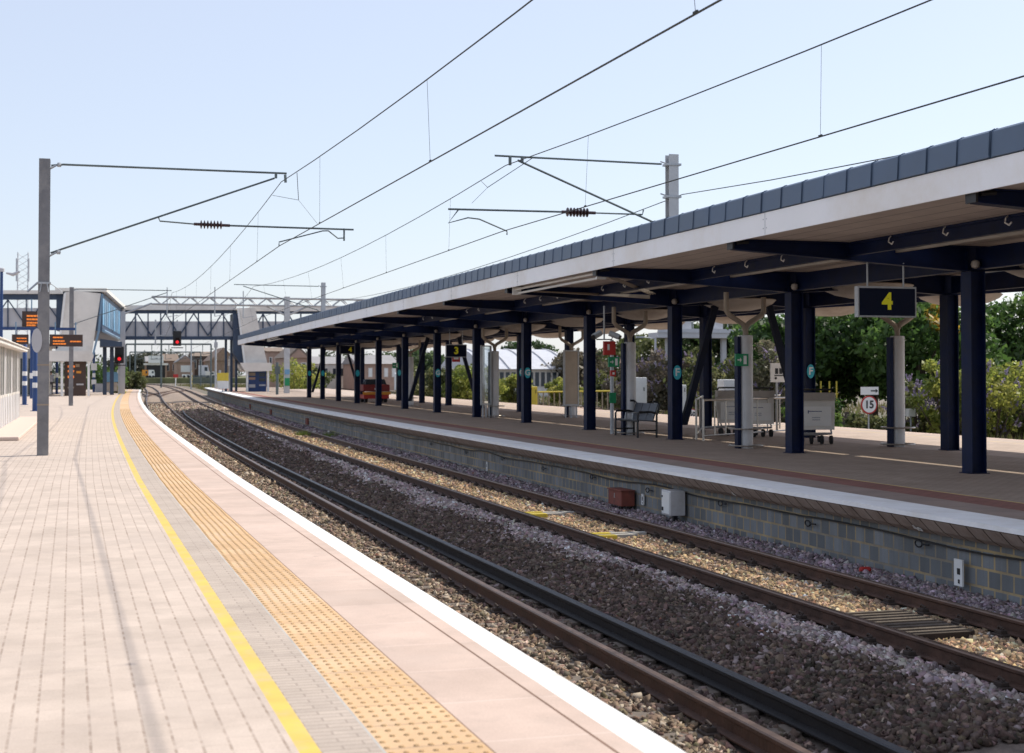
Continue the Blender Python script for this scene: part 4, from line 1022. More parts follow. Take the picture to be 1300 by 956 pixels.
m_ = MB(); m_.tube([on_u(158, 392, UB - .5), on_u(154, 397, UB - .5), on_u(153, 407, UB - .5), on_u(155, 412, UB - .5), on_u(155, 432, UB - .5)], .16, 8); m_.build('downpipe', 'white', fb)
slab_u([(127, 430), (155, 434), (155, 440), (127, 440)], UL + 1, 4, 'landing_floor', 'steelblue')
for x, w_ in ((133, 2.5), (142, 2.5)): slab_u([(x - w_, 436), (x + w_, 436), (x + w_, 503), (x - w_, 503)], UL + 4, .5, 'support_column', 'steelblue')
for x in (287, 294, 300): slab_u([(x - 1.4, 430), (x + 1.4, 430), (x + 1.4, 497), (x - 1.4, 497)], UB + 1, .4, 'support_column', 'steelblue')
for x, h in ((112.5, 3.), (78.5, 3.)): slab_u([(x - 1.5, 456), (x + 1.5, 456), (x + 1.5, 503), (x - 1.5, 503)], UL - 1.4, .3, 'entrance_column', 'white')
for x in (314, 340.5): slab_u([(x - 1.2, 469), (x + 1.2, 469), (x + 1.2, 498), (x - 1.2, 498)], UB - 1.8, .3, 'entrance_column', 'white')
m_ = MB(); m_.tube([on_u(315, 378, UB - 9), on_u(315, 395, UB - 9)], .05, 5)
# vending / kiosk units below the stairs
def kiosk(poly, u0, du, body, lab, shelves, smt, cat='kiosk', name='kiosk'):
    a, c = on_u(*poly[0], u0), on_u(*poly[1], u0); t = thing(name, lab, cat, (a[0], u0, 0))
    MB().bb(a[0], c[0], u0, u0 + du, 0, a[2]).build('body', body, t)
    for k, (x0, y0, x1, y1) in enumerate(shelves):
        s0, s1 = on_u(x0, y0, u0), on_u(x1, y1, u0); MB().bb(s0[0], s1[0], u0 - .06, u0 - .005, s1[2], s0[2]).build('shelf_display', smt[k % len(smt)], t)
    return t
kiosk([(82, 458), (109, 503)], UL - .3, 2.2, 'darkboard', 'dark stair entrance under the left tower with amber lit displays', [(86, 464, 95, 466.5), (86, 470, 94, 472.5), (86, 477, 94, 480), (96, 462, 101, 466), (97, 471, 103, 474), (86, 491, 94, 493), (97, 487, 106, 489)], ['led', 'led', 'led', 'tan', 'orange', 'tan', 'palegrey'])
kiosk([(314.5, 470.5), (338, 497)], UB - .8, 1.5, 'blue', 'blue shuttered kiosk under the right stair tower', [(316, 473, 324, 477), (316, 479, 324, 482), (316, 488, 324, 492), (329, 473, 337, 478), (329, 480, 337, 484), (329, 488, 337, 490)], ['tan', 'brickp', 'palegrey', 'glassdark', 'glassdark', 'palegrey'])
# departure boards
def board(x0, y0, x1, y1, u0, lab, lines, posts=(), depth=.25):
    a, c = on_u(x0, y0, u0), on_u(x1, y1, u0); t = thing('departure_board', lab, 'departure board', (a[0], u0, a[2]), group='amber departure boards')
    MB().bb(a[0], c[0], u0, u0 + depth, c[2], a[2]).build('case', 'darkboard', t, bevel=.01)
    for (f0, f1, fy) in lines:
        l_ = MB()
        pa, pb2 = a[0] + (c[0] - a[0]) * f0, a[0] + (c[0] - a[0]) * f1; z = a[2] + (c[2] - a[2]) * fy; h = (a[2] - c[2]) * .055
        x = pa
        while x < pb2:
            wd = random.uniform(.05, .16) * (1 if u0 < 90 else 1.4); l_.bb(x, min(x + wd, pb2), u0 - .012, u0 - .002, z - h, z + h); x += wd + .015
        l_.build('lit_row', 'led', t)
    for px_ in posts:
        s = on_u(px_, y0, u0); MB().tube([(s[0], u0 + .1, a[2]), (s[0], u0 + .1, a[2] + .55)], .03, 6).build('hanger', 'bluetrim', t)
board(63, 424.5, 105, 440, 66., 'long brown departure board right of the tall mast', [(.1, .45, .55), (.62, .95, .58), (.1, .5, .78), (.1, .4, .25)], (70, 96))
board(28, 395, 47.5, 415, 66.5, 'square departure board with bright amber rows left of the tall mast', [(.3, 1, .3), (.3, 1, .52), (.3, 1, .74), (.3, .9, .9)], (40,))
board(15, 424.5, 36, 437, 66., 'dim reddish departure board behind the shelter roof', [(.3, .9, .4), (.3, .9, .7)], (20,))
# blue beam and posts
t = thing('sign_gantry', 'blue steel beam on posts carrying the departure boards', 'sign gantry', (-6, 66, 0))
a, c = on_u(-30, 415, 66.2), on_u(96, 419.5, 66.2); MB().bb(a[0], c[0], 66.1, 66.3, c[2], a[2]).build('beam', 'blue', t)
for x, yb in ((44.5, 522), (31, 514)):
    q = on_z(x, yb); m_ = MB(); m_.lathe((q[0], q[1], 0), [(.20, 0), (.20, .02), (.115, .03), (.105, 3.4), (.09, 3.42)], 12); m_.build('post', 'blue', t, smooth=True)
    for z in (1.0, 1.5):
        MB().lathe((q[0], q[1], z), [(.121, 0), (.121, .22)], 12).build('white_band', 'white', t)
# other blue lamp/sign posts behind
for i, (x, y0, yb, lab) in enumerate(((40, 395, 506, 'thin blue post just left of the tall mast'), (72, 430, 500, 'blue post with white band in front of the left stair entrance'), (119, 447, 498, 'blue post with white plates right of the left stair tower'))):
    q = on_z(x, yb); top = on_u(x, y0, q[1])[2]; t = local_thing('blue_post', lab, 'post', (q[0], q[1], 0), group='blue posts on the left platform')
    MB().tube([(0, 0, 0), (0, 0, top)], .11, 10).build('pole', 'blue', t)
    MB().lathe((0, 0, 1.3), [(.13, 0), (.13, .35)], 10).build('white_band', 'white', t)
    if i == 2: MB().bb(-.25, .25, -.16, -.12, 1.9, 2.5).bb(-.2, .2, -.16, -.12, .7, 1.1).build('plate', 'white', t)
# lamp post at left edge
q = on_u(2, 345, 70.); t = thing('street_lamp', 'blue lamp post with curved grey head at the left edge', 'lamp', (q[0], 70, 0))
MB().tube([(q[0], 70, 0), (q[0], 70, q[2])], [.09, .07], 8).build('pole', 'blue', t); MB().lathe((q[0], 70, q[2]), [(.14, 0), (.14, .15), (.1, .18)], 8).build('cap', 'palegrey', t)
e = on_u(25, 346, 70.); MB().tube([(q[0] + .2, 70, q[2] - .05), (q[0] + .5, 70, q[2] - .12), (e[0], 70, e[2] + .05)], [.04, .09, .05], 8).build('lamp_head', 'palegrey', t)
# waiting shelter at far left
t = thing('waiting_shelter', 'low glazed waiting shelter with flat pale roof at the left edge', 'shelter', (-3, 46, 0))
sp0, su0, su1 = -2.42, 36., 52.2
MB().bb(-5.5, sp0 + .25, su0, su1 + .4, 2.36, 2.46).bb(-5.5, sp0 + .3, su0, su1 + .45, 2.461, 2.50).build('roof', 'pale', t, bevel=.02)
MB().bb(-5.4, sp0 + .75, su0, su1 + .9, .003, .09).build('plinth', 'slab', t, bevel=.02)
MB().bb(-5.3, -5.2, su0, su1, .09, 2.36).bb(-5.2, sp0 - .05, su1 - .08, su1, .09, 2.36).build('back_wall', 'palegrey', t)
n = 18
for k in range(n + 1):
    u = su0 + (su1 - su0) * k / n; MB().bb(sp0 - .05, sp0 + .02, u - .04, u + .04, .09, 2.36).build('mullion', 'pale', t)
for k in range(n):
    u0, u1 = su0 + (su1 - su0) * k / n + .04, su0 + (su1 - su0) * (k + 1) / n - .04
    MB().bb(sp0 - .03, sp0, u0, u1, .92, 1.0).build('rail', 'pale', t)
    MB().bb(sp0 - .03, sp0, u0, u1, .09, .92).build('lower_panel', 'palegrey', t)
    MB().bb(sp0 - .022, sp0 - .008, u0, u1, 1.0, 2.36).build('window', 'glasspale' if k % 4 else 'palegrey', t)
# station building mass behind shelter, white rooms
t = thing('station_building', 'low white station building with doors behind the left posts', 'building', (-10, 112, 0))
a, c = on_u(-60, 440, 112), on_u(62, 502, 112); MB().bb(a[0], c[0], 112, 120, 0, a[2]).build('wall', 'pale', t)
for x0, x1 in ((8, 14), (22, 28), (36, 42), (50, 58)):
    s0, s1 = on_u(x0, 455, 112), on_u(x1, 500, 112); MB().bb(s0[0], s1[0], 111.93, 111.99, .05, s0[2]).build('door', 'glassdark', t)
MB().bb(a[0], c[0] + .3, 111.5, 120.5, a[2] + .001, a[2] + .25).build('roof', 'palegrey', t)
# person waiting by the stairs
def skin_person(base, rz, lab, top, leg, skin=(.45, .28, .2), hair=(.03, .02, .015)):
    t = local_thing('person', lab, 'person', base, rz)
    J = {'pel': (0, 0, .93), 'sp': (0, .01, 1.15), 'ch': (0, .01, 1.35), 'nk': (0, 0, 1.50), 'hd0': (0, -.01, 1.58), 'hd1': (0, -.015, 1.72)}
    E_ = [('pel', 'sp'), ('sp', 'ch'), ('ch', 'nk'), ('nk', 'hd0'), ('hd0', 'hd1')]; R = {'pel': .13, 'sp': .125, 'ch': .15, 'nk': .055, 'hd0': .08, 'hd1': .085}
    for s, n_ in ((-1, 'l'), (1, 'r')):
        for nm, q, r in (('sh', (s * .18, 0, 1.42), .065), ('el', (s * .235, .02, 1.14), .045), ('wr', (s * .22, -.08, .92), .032), ('ha', (s * .215, -.12, .83), .035), ('hp', (s * .09, 0, .90), .09), ('kn', (s * .10, -.02, .49), .06), ('an', (s * .105, .02, .09), .042), ('to', (s * .115, -.16, .035), .035)):
            J[nm + n_] = q; R[nm + n_] = r
        E_ += [('ch', 'sh' + n_), ('sh' + n_, 'el' + n_), ('el' + n_, 'wr' + n_), ('wr' + n_, 'ha' + n_), ('pel', 'hp' + n_), ('hp' + n_, 'kn' + n_), ('kn' + n_, 'an' + n_), ('an' + n_, 'to' + n_)]
    keys = list(J); me = bpy.data.meshes.new('person_body'); me.from_pydata([J[k] for k in keys], [(keys.index(a), keys.index(c)) for a, c in E_], [])
    o = bpy.data.objects.new('person_body', me); COL.objects.link(o); o.modifiers.new('skin', 'SKIN'); sv = me.skin_vertices[0].data
    for i, k in enumerate(keys): sv[i].radius = (R[k], R[k]); sv[i].use_root = (k == 'pel')
    s = o.modifiers.new('sub', 'SUBSURF'); s.levels = s.render_levels = 1
    m, nt, b2, oo = _new('clothes'); cc = _coord(nt, False); sx = nt.nodes.new('ShaderNodeSeparateXYZ'); nt.links.new(cc, sx.inputs[0])
    mr = nt.nodes.new('ShaderNodeMath'); mr.operation = 'DIVIDE'; mr.inputs[1].default_value = 1.8; nt.links.new(sx.outputs[2], mr.inputs[0])
    r_ = _ramp(nt, mr.outputs[0], [(0, (.02, .02, .02)), (.05, leg), (.54, top), (.84, skin)]); nt.nodes[-1]
    for nd in nt.nodes:
        if nd.type == 'VALTORGB': nd.color_ramp.interpolation = 'CONSTANT'
    nt.links.new(r_, b2.inputs['Base Color']); me.materials.append(m); o.parent = t
    MB().lathe((0, .01, 1.70), [(.01, .12), (.07, .10), (.095, .05), (.098, 0), (.06, -.03)][::-1], 10).build('hair', mat('hair', hair), t, smooth=True)
q = on_z(64.5, 501); skin_person((q[0], q[1], 0), .3, 'person in dark trousers and pale top standing just right of the tall mast', (.45, .47, .55), (.03, .03, .045))
# signals
def signal(x, y, u0, zfoot, lab, hang=None, group='red railway signals'):
    q = on_u(x, y, u0); t = thing('railway_signal', lab, 'signal', q, group=group); p, u, z = q
    MB().bb(p - .35, p + .35, u, u + .25, z - .55, z + .75).build('backboard', 'black', t, bevel=.05)
    MB().tube([(p, u - .16, z - .22), (p, u - .01, z - .22)], .13, 12).build('lens', 'redlamp', t)
    MB().tube([(p, u - .3, z - .05), (p, u, z - .05)], .2, 10, cap=False).build('hood', 'black', t)
    m1 = MB()
    if hang: m1.bb(p - .06, p + .06, u + .1, u + .2, z + .75, hang); m1.bb(p - 1.9, p - 1.78, u + .1, u + .2, z - .5, hang); m1.bb(p - 1.9, p, u + .1, u + .2, z + .3, z + .4)
    else: m1.bb(p - .08, p + .08, u + .26, u + .40, zfoot, z + .5)
    m1.build('support', 'galv', t)
    MB().bb(p - .5, p + .5, u - .1, u + .5, z - .75, z - .68).build('platform_grille', 'black', t)
signal(151.5, 452, 114., -.9, 'red signal on a post beside the left gantry leg')
signal(225, 431, 127., 0, 'red signal hung under the middle of the footbridge', hang=6.3)
# trackside: grey fence, notices, bush at platform end
t = thing('palisade_fence', 'low grey fence at the end of the left platform', 'fence', (-1, 128, 0)); 
a = on_u(122, 487, 128); c = on_u(150, 497, 128)
for k in range(16): p = a[0] + (c[0] - a[0]) * k / 15; MB().bb(p - .08, p + .08, 128, 128.05, -.5, a[2]).build('pale', 'palegrey', t)
MB().bb(a[0], c[0], 128.06, 128.1, -.1, 0).bb(a[0], c[0], 128.06, 128.1, .35, .45).build('rail', 'palegrey', t)
q = on_u(141, 481, 120); t = thing('notice_board', 'small blue and white notice board beside the left gantry leg', 'notice', (q[0], 120, 0))
MB().bb(q[0] - .55, q[0] + .55, 120, 120.06, q[2] - .25, q[2] + .55).build('blue_board', 'skyblue', t); MB().bb(q[0] - .5, q[0] + .5, 119.98, 120.04, q[2] - 1.0, q[2] - .28).build('pale_board', 'bowl', t); MB().tube([(q[0] + .75, 120, -.0), (q[0] + .75, 120, q[2] + .5)], .05, 6).tube([(q[0] - .4, 120.1, 0), (q[0] - .4, 120.1, q[2])], .05, 6).build('post', 'galv', t); MB().tube([(q[0] + .75, 119.9, q[2] + .6), (q[0] + .75, 119.95, q[2] + .6)], .28, 14).build('round_plate', 'white', t)
# lattice radio tower
q = on_u(29, 320, 230); t = thing('radio_tower', 'thin faint lattice tower rising behind the footbridge', 'tower', (q[0], 230, -1)); p = q[0]
for sg in (-1, 1):
    for sv_ in (0, 1.4): MB().tube([(p + sg * .75, 230 + sv_, -1), (p + sg * .75, 230 + sv_, q[2])], .055, 5).build('leg', 'whiteroof', t)
br_ = MB(); z = 8.
while z < q[2] - 1: br_.tube([(p - .75, 230, z), (p + .75, 230, z + 1)], .03, 4); br_.tube([(p + .75, 230, z), (p - .75, 230, z + 1)], .03, 4); z += 1.
br_.build('lattice', 'whiteroof', t)
MB().tube([(p - .85, 229.8, q[2] - 4.5), (p - .85, 229.8, q[2] - 1)], .16, 6).tube([(p + .85, 229.8, q[2] - 4.5), (p + .85, 229.8, q[2] - 1)], .16, 6).build('antenna', 'whiteroof', t)

# ================================================================== FAR BUILDINGS
def house(x0, x1, ye, yr, yb, u0, depth, wall, roof, lab, gable=True, wins=0, wmt='glassdark', name='brick_building', chimney=False):
    a, c = on_u(x0, ye, u0), on_u(x1, ye, u0); r = on_u((x0 + x1) / 2, yr, u0); t = thing(name, lab, 'building', (a[0], u0, -1))
    MB().bb(a[0], c[0], u0, u0 + depth, -1.02, a[2]).build('wall', wall, t)
    m_ = MB(); o_ = .35
    if gable:
        m_.prism([(a[0] - o_, u0 - .3, a[2]), (c[0] + o_, u0 - .3, c[2]), (r[0], u0 - .3, r[2])], (0, depth + .6, 0), 0)
        g_ = MB(); g_.prism([(a[0] + .1, u0 - .36, a[2] - .02), (c[0] - .1, u0 - .36, a[2] - .02), (r[0], u0 - .36, r[2] - .35)], (0, .05, 0)); g_.build('gable', wall, t)
    else:
        m_.prism([(a[0] - o_, u0 - o_, a[2]), (a[0] - o_, u0 + depth + o_, a[2]), (a[0] - o_, u0 + depth / 2, r[2])], (c[0] - a[0] + 2 * o_, 0, 0))
    rf = m_.build('roof', roof, t)
    if chimney: MB().bb(a[0] + .6, a[0] + 1.5, u0 + depth * .4, u0 + depth * .5, r[2] - .6, r[2] + 1.1).build('chimney', wall, rf)
    for k in range(wins):
        w_ = (c[0] - a[0]) / (wins * 1.9); pc = a[0] + (c[0] - a[0]) * (k + .5) / wins; zt = a[2] - .15 * (a[2] + 1); zb = a[2] - .5 * (a[2] + 1)
        f_ = MB(); f_.bb(pc - w_ / 2, pc + w_ / 2, u0 - .05, u0 - .01, zb, zt); f_ = f_.build('window', 'pale', t)
        MB().bb(pc - w_ / 2 + .12, pc + w_ / 2 - .12, u0 - .09, u0 - .055, zb + .12, zt - .12).build('pane', wmt, f_)
    return t
house(186, 206, 459, 452, 478, 470, 14, 'brickb', 'slate', 'brown building behind the white trackside sign', False, 3)
house(208, 226, 458, 449, 476, 480, 14, 'brickb', 'tile', 'dark brown building right of the white trackside sign', False, 2)
house(224, 247, 460, 450.5, 476, 455, 14, 'brickp', 'slate', 'pinkish gabled building right under the hanging red signal', True, 1, 'white')
house(244, 272, 452, 446, 476, 475, 16, 'darkboard', 'tile', 'long dark building left of the big brown gable', False, 4)
house(268, 300, 458, 441, 480, 430, 30, 'brickb', 'brickb', 'big brown brick gable beside the right bridge stairs', True)
house(340, 362, 446, 440, 480, 240, 16, 'brickp', 'tile', 'pale terrace with tan roof left of the pale gantry post', False, 3)
house(366, 392, 454, 440, 480, 215, 16, 'brickp', 'tile', 'brown roofed gabled house above the bush by the canopy end', True, 2)
house(398, 440, 462, 452, 490, 235, 14, 'pale', 'slate', 'pale low house behind the first canopy columns', False, 4)
house(455, 505, 462, 450, 490, 220, 14, 'brickp', 'slate', 'pink brick terrace behind the red platform cart', False, 5, 'white')
BK = .45
# white trackside sign on brick arch wall
q = on_u(198, 456, 420); t = thing('trackside_sign', 'big white sign board above a dark arch far down the line', 'sign', (q[0], 420, 0))
p, z = q[0], q[2]
MB().bb(p - 2.1, p + 2.1, 420, 420.4, z - 1.1, z + 1.0).build('board', 'white', t); MB().bb(p - 3.4, p + 3.4, 420.41, 421.8, z - 1.7, z - 1.15).build('ledge', 'pale', t)
MB().bb(p - 3.1, p - 2.6, 420.5, 421.5, BK, z - 1.7).build('post', 'brickb', t); MB().bb(p + 2.6, p + 3.1, 420.5, 421.5, BK, z - 1.7).build('post', 'brickb', t); MB().bb(p - 2.6, p + 2.6, 421, 421.4, BK, z - 1.7).build('dark_opening', 'black', t)
MB().bb(p - 1.5, p + 1.5, 419.95, 419.995, z - .12, z + .16).build('faded_line', 'palegrey', t)
# parked rail vehicles and vans near the far buildings
def van(x0, x1, yt, yb, u0, body, lab, cat='van', g=-1.0):
    a, c = on_u(x0, yt, u0), on_u(x1, yb, u0); t = thing('parked_van', lab, cat, (a[0], u0, -1)); h = a[2]; w_ = c[0] - a[0]; lo = g + .4; mid = lo + (h - lo) * .5
    MB().prism([(a[0], u0, lo), (c[0], u0, lo), (c[0], u0, mid), (c[0] - w_ * .12, u0, h), (a[0], u0, h)], (0, 2., 0)).build('body', body, t, bevel=.08)
    MB().bb(a[0] + w_ * .55, c[0] - w_ * .14, u0 - .03, u0 - .005, mid, lo + (h - lo) * .85).build('window', 'glassdark', t)
    for f in (.2, .8): MB().tube([(a[0] + w_ * f, u0 - .05, g + .36), (a[0] + w_ * f, u0 + .2, g + .36)], .36, 12).build('wheel', 'rubber', t)
bk = MB(); bk.sweep([(-140, -1.02), (260, -1.02), (260, BK), (-140, BK)], [392, 640], None, 0)
struct(bk.build('grass_bank', 'bank'))
van(181, 188, 470, 479, 402, 'orange', 'orange van left of the white trackside sign', g=BK); van(189, 196, 470, 479, 401, 'white', 'white van next to the orange van', g=BK)
van(232, 241, 475.5, 481, 398, 'white', 'white van under the hanging signal', g=BK); van(253, 265, 464, 479, 400, 'whiteroof', 'tall white van behind the lineside posts', g=BK); van(262, 273, 472, 481, 396, 'pale', 'pale van in front of the tall white van', g=BK)
van(505, 530, 474, 490, 190, 'white', 'white van parked behind the middle columns')
q = on_u(223, 480, 300); t = thing('ground_signal', 'small red and white lineside marker in front of the vans', 'marker', (q[0], 300, -1))
MB().tube([(q[0], 300, -1), (q[0], 300, .8)], .1, 8).build('post', 'white', t); MB().bb(q[0] - .5, q[0] + .5, 299.8, 299.9, .8, 1.5).build('plate', 'red', t)
for i, (x, yt, yb, u0, mt, lab) in enumerate(((274, 431, 494, 160, 'galv', 'grey lineside post at the end of the island platform'), (243, 471, 482, 330, 'yellowp', 'yellow topped lineside marker in the grass'), (279, 470, 492, 150, 'galv', 'slim post beside the yellow notice'), (292, 452, 494, 134, 'galv', 'grey post below the right stair tower'), (352, 460, 499, 110, 'tubeg', 'thin dark pole between the kiosk and the pale gantry post'), (172, 402, 480, 200, 'tubeg', 'distant dark wire mast left under the footbridge'), (205, 410, 478, 260, 'tubeg', 'most distant dark wire mast under the footbridge'), (243, 420, 478, 240, 'galv', 'distant grey mast right of the hanging signal'))):
    a = on_u(x, yt, u0); t = thing('lineside_post', lab, 'post', (a[0], u0, -1)); r_ = .11 if u0 < 250 else .16
    MB().tube([(a[0], u0, -1), (a[0], u0, a[2])], r_, 8).build('pole', mt, t); MB().bb(a[0] - .2, a[0] + .2, u0 - .14, u0 - .11, a[2] - .9, a[2] - .3).build('plate', 'white' if i % 2 else mt, t)
for i, (x0, x1, y, u0, lab) in enumerate(((160, 268, 437, 210, 'thin distant portal beam nearest under the footbridge'), (165, 255, 447, 290, 'thin farthest portal beam under the footbridge'))):
    a, c = on_u(x0, y, u0), on_u(x1, y, u0); t = thing('wire_portal', lab, 'gantry', (a[0], u0, -1))
    MB().tube([a, c], .14, 6).build('beam', 'tubeg', t)
    for q in (a, c): MB().tube([(q[0], u0, -1), q], .13, 6).build('leg', 'tubeg', t)
    for k in range(5): p = a[0] + (c[0] - a[0]) * (k + .5) / 5; MB().tube([(p, u0, a[2]), (p, u0, a[2] - 1.4), (p + 1.2, u0, a[2] - 1.2)], .06, 5).build('wire_arm', 'tubeg', t)
q = on_u(283, 482, 128); t = thing('warning_notice', 'yellow and white notice below the right stair tower', 'notice', (q[0], 128, -.5))
MB().bb(q[0] - .5, q[0] + .5, 128, 128.08, q[2] - .1, q[2] + .6).build('yellow_board', 'yellowp', t); MB().bb(q[0] - .5, q[0] + .5, 128, 128.08, q[2] - .8, q[2] - .11).build('white_board', 'white', t); MB().bb(q[0] - .05, q[0] + .05, 128.1, 128.2, -1, q[2]).build('post', 'galv', t)
t = thing('lineside_fence', 'dark spiked lineside fence beyond the far track bend', 'fence', (10, 338, -1))
a, c = on_u(241, 476, 338), on_u(277, 487, 330)
for k in range(40):
    p = a[0] + (c[0] - a[0]) * k / 39; u = 338 - 8 * k / 39; MB().bb(p - .05, p + .05, u, u + .05, -1, 1.3).build('pale', 'tubeg', t)
MB().tube([(a[0], 338.1, .9), (c[0], 330.1, .9)], .06, 5).tube([(a[0], 338.1, -.3), (c[0], 330.1, -.3)], .06, 5).build('rail', 'tubeg', t)

# white roofed depot building, and what stands in the yard on the right
q0, q1 = on_u(618, 470, 150), on_u(722, 495, 150)
t = thing('depot_building', 'low depot with white curved roof and a strip of dark windows', 'building', (q0[0], 150, -1))
MB().bb(q0[0], q1[0], 150, 170, -1.02, on_u(640, 469, 150)[2]).build('wall', 'pale', t)
zt = on_u(640, 469, 150)[2]; zr = on_u(640, 442, 150)[2]
m_ = MB(); m_.prism([(q0[0] - .5, 149.3, zt)] + [(q0[0] - .5, 149.3 + 21.4 * k / 10, zt + (zr - zt) * math.sin(math.pi * k / 10) * (1 if k else 0) + .05) for k in range(11)], (q1[0] - q0[0] + 1, 0, 0)); m_.build('roof', 'whiteroof', t, smooth=False)
for k in range(14):
    p = q0[0] + (q1[0] - q0[0]) * (k + .5) / 14; f_ = MB().bb(p - .28, p + .28, 149.93, 149.99, zt - 1.9, zt - .25).build('window', 'pale', t); MB().bb(p - .22, p + .22, 149.88, 149.925, zt - 1.84, zt - .31).build('pane', 'glassdark', f_)
rb = MB()
for k in range(5):
    p = q0[0] + (q1[0] - q0[0]) * k / 4; rb.prism([(p, 149.2 + 10.7 * j / 5, zt + (zr - zt) * math.sin(math.pi * j / 10) + .08) for j in range(6)] + [(p, 149.2 + 10.7 * j / 5, zt + (zr - zt) * math.sin(math.pi * j / 10) + .16) for j in range(5, -1, -1)], (.12, 0, 0))
rb.build('roof_rib', 'palegrey', t)
t = thing('yard_handrail', 'yellow handrail along the sleeper stack in the yard', 'railing', (24, 66, -1))
a, c = Vector(on_u(683, 492, 78)), Vector(on_u(778, 486, 78)); a.z = .55; c.z = .6
MB().tube([a, c], .055, 6).build('top_rail', 'yellowp', t)
for k in range(15):
    q = a.lerp(c, k / 14); MB().tube([(q.x, q.y, -1), q], .04, 6).build('post', 'tan', t)
t = thing('sleeper_stack', 'stack of old timber sleepers below the yellow handrail', 'timber stack', (24, 80, -1))
for j in range(3):
    for k in range(14 - j):
        p = a.x + (c.x - a.x) * (k + .5 + j * .5) / 14; MB().bb(p - .13, p + .13, 79, 81.4, -1 + .2 * j + .01, -1 + .2 * j + .19).build('timber', 'brickp' if (j * 7 + k) % 3 else 'sleeper', t)
for x, y, mt, lab, u0 in ((677, 497, 'yellowp', 'yellow cabinet at the left end of the yard handrail', 76), (812, 494, 'white', 'white lineside cabinet behind the bench', 75), (930, 500, 'white', 'white cabinet behind the trolley pen left end', 60), (1000, 497, 'whiteroof', 'pale cabinet behind the trolley sign post', 62), (866, 495, 'white', 'small white box beside the tall lamp', 70)):
    q = on_u(x, y, u0); t = thing('lineside_cabinet', lab, 'cabinet', (q[0], u0, -1)); s_ = .45 if x not in (866, 677) else .25
    h = 1.1 if x not in (866, 677) else .45
    MB().bb(q[0] - s_, q[0] + s_, u0, u0 + .7, -1, q[2] + h * .6).build('case', mt, t, bevel=.03); MB().bb(q[0] - s_ * .8, q[0] + s_ * .8, u0 - .03, u0 - .005, -.6, q[2] + h * .45).build('door', mt, t); MB().bb(q[0] + s_ * .5, q[0] + s_ * .6, u0 - .06, u0 - .031, q[2] - .1, q[2] + .1).build('handle', 'black', t)
q = on_u(832, 430, 84); t = thing('yard_lamp', 'slim white lamp column with short arm in front of the purple bushes', 'lamp', (q[0], 84, -1))
MB().tube([(q[0], 84, -1), (q[0], 84, q[2])], [.13, .07], 8).build('pole', 'whiteroof', t); MB().tube([(q[0], 84, q[2]), (q[0] - .9, 84, q[2] + .1)], .035, 6).build('arm', 'galv', t); MB().bb(q[0] - 1.3, q[0] - .8, 83.9, 84.1, q[2] + .05, q[2] + .15).build('lamp_head', 'galv', t)
# raised walkway in the distance
t = thing('raised_walkway', 'grey elevated walkway with railing seen behind the braced columns', 'walkway', (40, 84, 0)); u0 = 84
a, c = on_u(835, 417, u0), on_u(1010, 430, u0)
MB().bb(a[0], c[0], u0, u0 + 1.6, c[2], c[2] + .33).build('deck_beam', 'palegrey', t); MB().bb(a[0], c[0], u0 - .05, u0 + .02, c[2] + .331, a[2]).build('edge_beam', 'whiteroof', t)
MB().tube([(a[0], u0, a[2] + .5), (c[0], u0, a[2] + .5)], .04, 6).tube([(a[0], u0, a[2] + 1.), (c[0], u0, a[2] + 1.)], .04, 6).build('handrail', 'galv', t)
for k in range(9): p = a[0] + (c[0] - a[0]) * k / 8; MB().tube([(p, u0, a[2]), (p, u0, a[2] + 1.)], .035, 6).build('post', 'galv', t)
for k in (0, 1, 2): p = a[0] + (c[0] - a[0]) * (k * .4 + .1); MB().bb(p - .15, p + .15, u0 + .5, u0 + .8, -1, c[2]).build('leg', 'palegrey', t)
MB().bb(a[0] + .9, a[0] + 2.6, u0 + .6, u0 + 1.2, a[2], a[2] + 1.3).bb(a[0] + 4, a[0] + 4.8, u0 + .6, u0 + 1.2, a[2], a[2] + .9).build('equipment_box', 'whiteroof', t)
# speed boards
def speed(x, y, u0, num, r_, lab, plate=False):
    q = on_u(x, y, u0); t = thing('speed_sign', lab, 'speed sign', (q[0], u0, -1)); p, z = q[0], q[2]
    MB().tube([(p, u0, z), (p, u0 + .03, z)], r_, 28).build('rim', 'red', t); MB().tube([(p, u0 - .006, z), (p, u0 - .001, z)], r_ * .84, 28).build('face', 'white', t)
    MB().text(num, r_ * 1.15, (p, u0 - .011, z), depth=.003, bold=.03).build('numeral', 'black', t); MB().tube([(p, u0 + .05, -1), (p, u0 + .05, z + r_ * .6)], .025, 6).build('post', 'galv', t)
    if plate: MB().bb(p - r_, p + r_ * 1.15, u0, u0 + .03, z + r_ * 1.1, z + r_ * 1.95).build('arrow_plate', 'white', t); MB().prism([(p + r_ * .2, u0 - .005, z + r_ * 1.45), (p + r_ * .8, u0 - .005, z + r_ * 1.45), (p + r_ * .8, u0 - .005, z + r_ * 1.3), (p + r_ * 1.1, u0 - .005, z + r_ * 1.52), (p + r_ * .8, u0 - .005, z + r_ * 1.75), (p + r_ * .8, u0 - .005, z + r_ * 1.6), (p + r_ * .2, u0 - .005, z + r_ * 1.6)], (0, .004, 0)).build('arrow', 'black', t)
speed(1103.5, 514, 44., '15', .32, 'round 15 speed sign with red rim in front of the dark trees', True)
speed(879, 526, 52., '50', .22, 'small round 50 speed sign left of the trolley pen')
